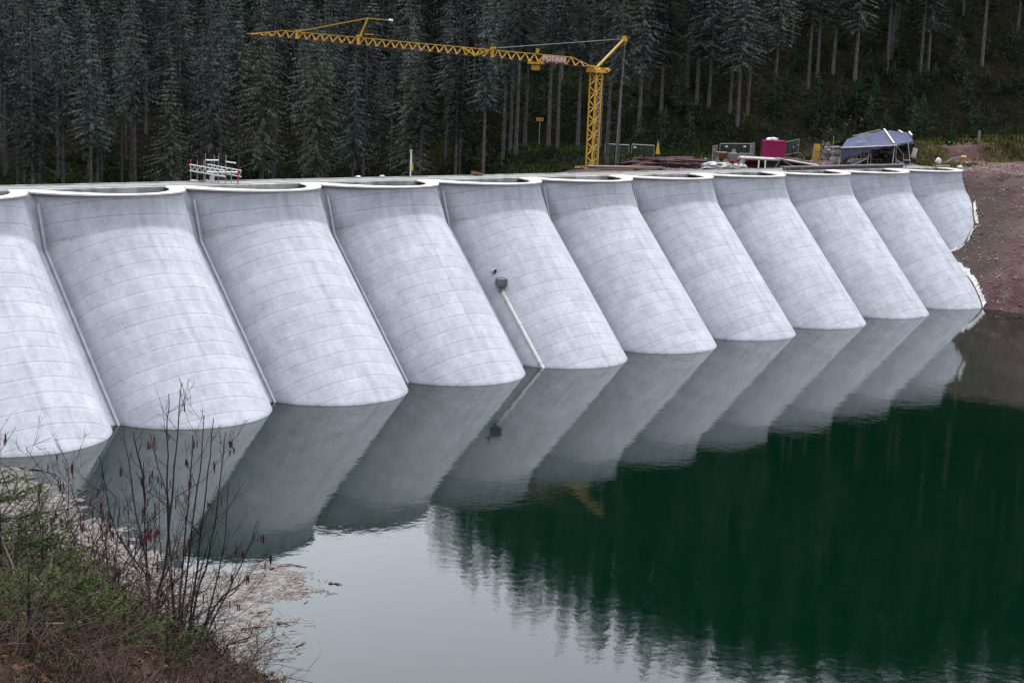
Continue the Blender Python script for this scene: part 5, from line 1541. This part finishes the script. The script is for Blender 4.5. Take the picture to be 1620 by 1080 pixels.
rnd = random.Random(9)
o = empty('alder_shrub', (-39.2, -75.3, near_z(-39.2, -75.3)), label='bare many-stemmed alder shrub with dark red catkins rising in front of the water', cat='shrub')
OZ = Vector(o.location); ck = []
for si, st_ in enumerate(STEMS):
    pts = [Vector(v) - OZ for v in st_][::-1]
    n0 = len(pts)
    # finer polyline
    fine = []
    for a, b in zip(pts[:-1], pts[1:]):
        fine += [a, a.lerp(b, .5) + Vector((rnd.gauss(0, .004), rnd.gauss(0, .004), 0))]
    fine.append(pts[-1])
    if fine[0].z + OZ.z < 15.5: fine = [fine[0] + Vector((0, 0, -.35))] + fine
    p = MB()
    thick = {0: .015, 1: .015, 2: .012, 3: .012, 4: .013}.get(si, .010)
    side_twigs(fine, thick, .0032, rnd, p, None, 2, ck, 9, 6)
    p.build('stem', M['twig'], o)
for cm in ck[:100]: cm.build('catkin', M['catkin'], o)

def bare_shrub(x, y, hgt, spread, ns, seed, m, label, cat_=True, lean=(0, 0), depth=2, side=8):
    r = random.Random(seed); z = near_z(x, y) - .05
    o = empty('bare_shrub', (x, y, z), label=label, cat='shrub', group='bare shrubs on the near bank')
    p = MB(); c = []
    for k in range(ns):
        a = r.uniform(0, 6.28); b = Vector((r.uniform(-.12, .12), r.uniform(-.12, .12), 0))
        h = hgt * r.uniform(.55, 1.1); sp = spread * r.uniform(.2, 1)
        e = Vector((math.cos(a) * sp + lean[0] * h, math.sin(a) * sp + lean[1] * h, h))
        shoots(b, e, .008 * r.uniform(.7, 1.3), r, p, None, depth, c if cat_ else None, .5, side, .0022)
    p.build('branches', M[m], o)
    for cm in c[:100]: cm.build('catkin', M['catkin'], o)
    return o
def along(az, d):     # a spot on the near bank, by bearing and distance from the viewpoint
    a = math.radians(az); return CAM.x + math.sin(a) * d, CAM.y + math.cos(a) * d
SH = [(27.3, 12.4, 1.25, .7, 8, 'redtwig', 'reddish brown bare shrub with catkins at the left edge of the photo'),
      (28.2, 12.0, 1.2, .6, 8, 'twig', 'dark bare shrub rising behind the left spruce sapling'),
      (29.1, 12.9, 1.3, .6, 8, 'redtwig', 'reddish shrub standing against the closed part of the foam'),
      (30.0, 12.3, 1.2, .55, 8, 'redtwig', 'reddish bare shrub with catkins in the middle of the thicket'),
      (30.9, 12.9, 1.25, .5, 7, 'twig', 'grey bare shrub directly left of the tall alder'),
      (31.6, 11.6, .9, .5, 7, 'redtwig', 'low reddish shrub below the tall alder stems'),
      (27.6, 9.6, .65, .7, 8, 'palewtig', 'low pale bare shrub in the bottom left corner'),
      (29.4, 9.8, .6, .7, 8, 'redtwig', 'low tangle of red-brown twigs at the bottom edge, second from the left corner'),
      (33.4, 11.8, .75, .6, 8, 'twig', 'low grey shrub leaning over the bank right of the alder base'),
      (34.6, 12.8, .7, .5, 7, 'twig', 'small thin grey shrub on the crest of the bank against the pale water'),
      (35.9, 13.1, .55, .45, 7, 'palewtig', 'small pale twiggy shrub nearest the open water'),
      (32.6, 12.9, .8, .45, 7, 'redtwig', 'low reddish shrub on the brown bank edge behind the alder')]
for k, (az, d, h, s, ns, m, lab) in enumerate(SH):
    x, y = along(az, d); bare_shrub(x, y, h, s, ns, 100 + k, m, lab, cat_=(k < 6), lean=(.12 if k in (8, 9, 10) else 0, 0))

# spruce saplings with real needles
def sapling(x, y, hgt, R, seed, label, lean=(0, 0), sp=.10):
    r = np.random.RandomState(seed); rr = random.Random(seed)
    z = near_z(x, y) - .05
    o = empty('spruce_sapling', (x, y, z), label=label, cat='tree', group='spruce saplings on the near bank')
    p = MB(); p.tube([(0, 0, 0), (lean[0] * hgt * .5, lean[1] * hgt * .5, hgt * .5), (lean[0] * hgt, lean[1] * hgt, hgt)], [.022, .014, .004], 6)
    Ps = []; Ds = []; Ws = []
    def shoot(a, b):
        a = np.array(a); b = np.array(b); L_ = np.linalg.norm(b - a)
        n = max(8, int(L_ * 420))
        t = r.uniform(0, 1, n)[:, None]; d = (b - a) / L_
        rv = r.normal(size=(n, 3)); rv -= (rv @ d)[:, None] * d; rv /= np.linalg.norm(rv, axis=1, keepdims=True)
        Ps.append(a + (b - a) * t); D = rv * .8 + d * .75 + np.array([0, 0, .25]); D = D / np.linalg.norm(D, axis=1, keepdims=True) * r.uniform(.013, .021, n)[:, None]
        Ds.append(D); Ws.append(np.full(n, .0042))
        p.tube([a, b], [.0025, .0015], 4, caps=False)
    zz = .08
    while zz < hgt - .05:
        u = 1 - zz / hgt
        for j in range(7):
            az = rr.uniform(0, 6.28); L_ = R * (u ** .8) * rr.uniform(.6, 1.1) + .05
            cx = lean[0] * zz; cy = lean[1] * zz
            d = np.array([math.cos(az), math.sin(az), rr.uniform(.1, .45)])
            b0 = np.array([cx, cy, zz]); e = b0 + d * L_
            nn = max(2, int(L_ / .09)); prev = b0
            for q in range(nn):
                c1 = b0 + (e - b0) * ((q + 1) / nn) + np.array([0, 0, -.10 * L_ * math.sin(PI * (q + 1) / nn)])
                shoot(prev, c1)
                if q > 0 or nn < 3:
                    for s in (-1, 1):
                        a2 = az + s * rr.uniform(.6, 1.0); l2 = rr.uniform(.05, .12) + .25 * L_ * (1 - q / nn)
                        shoot(c1, c1 + np.array([math.cos(a2), math.sin(a2), rr.uniform(0, .35)]) * l2)
                prev = c1
        zz += sp * rr.uniform(.8, 1.2)
    shoot((lean[0] * hgt * .93, lean[1] * hgt * .93, hgt * .93), (lean[0] * hgt, lean[1] * hgt, hgt + .10))
    p.build('stem', M['twig'], o)
    V, F = kites(np.concatenate(Ps), np.concatenate(Ds), np.concatenate(Ws))
    link_mesh('needles', mesh_np('needles', V, F, M['needles_near']), o)
    return o
for k, (az, d, h, R, lab) in enumerate([
    (27.0, 10.3, 1.02, .62, 'tallest green spruce sapling at the left edge of the photo'),
    (28.5, 10.4, .66, .55, 'green spruce sapling among the red twigs right of the tallest one'),
    (30.0, 10.2, .46, .55, 'bushy green spruce sapling left of the alder base'),
    (31.4, 10.6, .38, .45, 'low spreading spruce sapling just left of the alder stems'),
    (33.0, 11.0, .40, .42, 'smallest low spruce sapling at the foot of the alder stems'),
    (28.0, 9.0, .55, .6, 'dark green spruce sapling at the bottom edge of the photo')]):
    x, y = along(az, d); sapling(x, y, h, R, 200 + k, lab)

# litter, dead leaves, dry grass and fine twigs covering the bank
n = 26000
az = np.radians(rs.uniform(18, 42, n)); dd = rs.uniform(6.0, 15.5, n)
bx = CAM.x + np.sin(az) * dd; by = CAM.y + np.cos(az) * dd
bz = near_h(dd, np.degrees(az)) + vfbm(bx, by, 1.6, 61, 3) * .10
t = rs.uniform(0, 1, n)
D = rs.normal(size=(n, 3)); D[:, 2] = np.abs(D[:, 2]) + .4; D /= np.linalg.norm(D, axis=1, keepdims=True)
ln = rs.uniform(.06, .28, n) * (1 + .5 * (vfbm(bx, by, .8, 5, 2)))
V, F = kites(np.column_stack([bx, by, bz - .02]), D * ln[:, None], rs.uniform(.003, .007, n))
tag(link_mesh('dry_grass', mesh_np('dry_grass', V, F, M['drygrass'])), 'dry brown grass covering the near bank', 'grass', kind='stuff')
n = 6000
az = np.radians(rs.uniform(18, 42, n)); dd = rs.uniform(6.0, 15, n)
bx = CAM.x + np.sin(az) * dd; by = CAM.y + np.cos(az) * dd
bz = near_h(dd, np.degrees(az)) + vfbm(bx, by, 1.6, 61, 3) * .10
D = rs.normal(size=(n, 3)); D[:, 2] *= .4; D /= np.linalg.norm(D, axis=1, keepdims=True)
V, F = kites(np.column_stack([bx, by, bz + rs.uniform(0, .10, n)]), D * rs.uniform(.03, .07, n)[:, None], rs.uniform(.02, .04, n))
tag(link_mesh('dead_leaves', mesh_np('dead_leaves', V, F, M['leaf'])), 'brown dead leaves lying on the near bank', 'leaves', kind='stuff')
# fine bramble canes
r = random.Random(77); p = MB()
for k in range(700):
    a = r.uniform(24, 35.5); fr = r.uniform(0, 1) < .3; d = r.uniform(7.5, 9.6) if fr else r.uniform(10.6, 13.6); x, y = along(a, d); z = near_z(x, y)
    h = r.uniform(.15, .4) if fr else r.uniform(.12, .5) * (1 if a < 32 else .55); q = r.uniform(0, 6.28); s = r.uniform(.05, .7)
    pts = [Vector((x, y, z - .05)), Vector((x + math.cos(q) * s * .35, y + math.sin(q) * s * .35, z + h * .75)), Vector((x + math.cos(q) * s * .75, y + math.sin(q) * s * .75, z + h)), Vector((x + math.cos(q) * s * 1.2, y + math.sin(q) * s * 1.2, z + h * r.uniform(.7, 1.1)))]
    p.tube(pts, [.0038, .0032, .0024, .0013], 4, caps=False)
    for w in range(3):
        b = pts[1].lerp(pts[3], r.uniform(0, 1)); q2 = r.uniform(0, 6.28); l = r.uniform(.08, .3)
        p.tube([b, b + Vector((math.cos(q2) * l, math.sin(q2) * l, r.uniform(-.05, .2)))], [.0022, .0012], 3, caps=False)
tag(p.build('undergrowth', M['redtwig']), 'tangled reddish canes and twigs filling the near bank', 'undergrowth', kind='stuff')
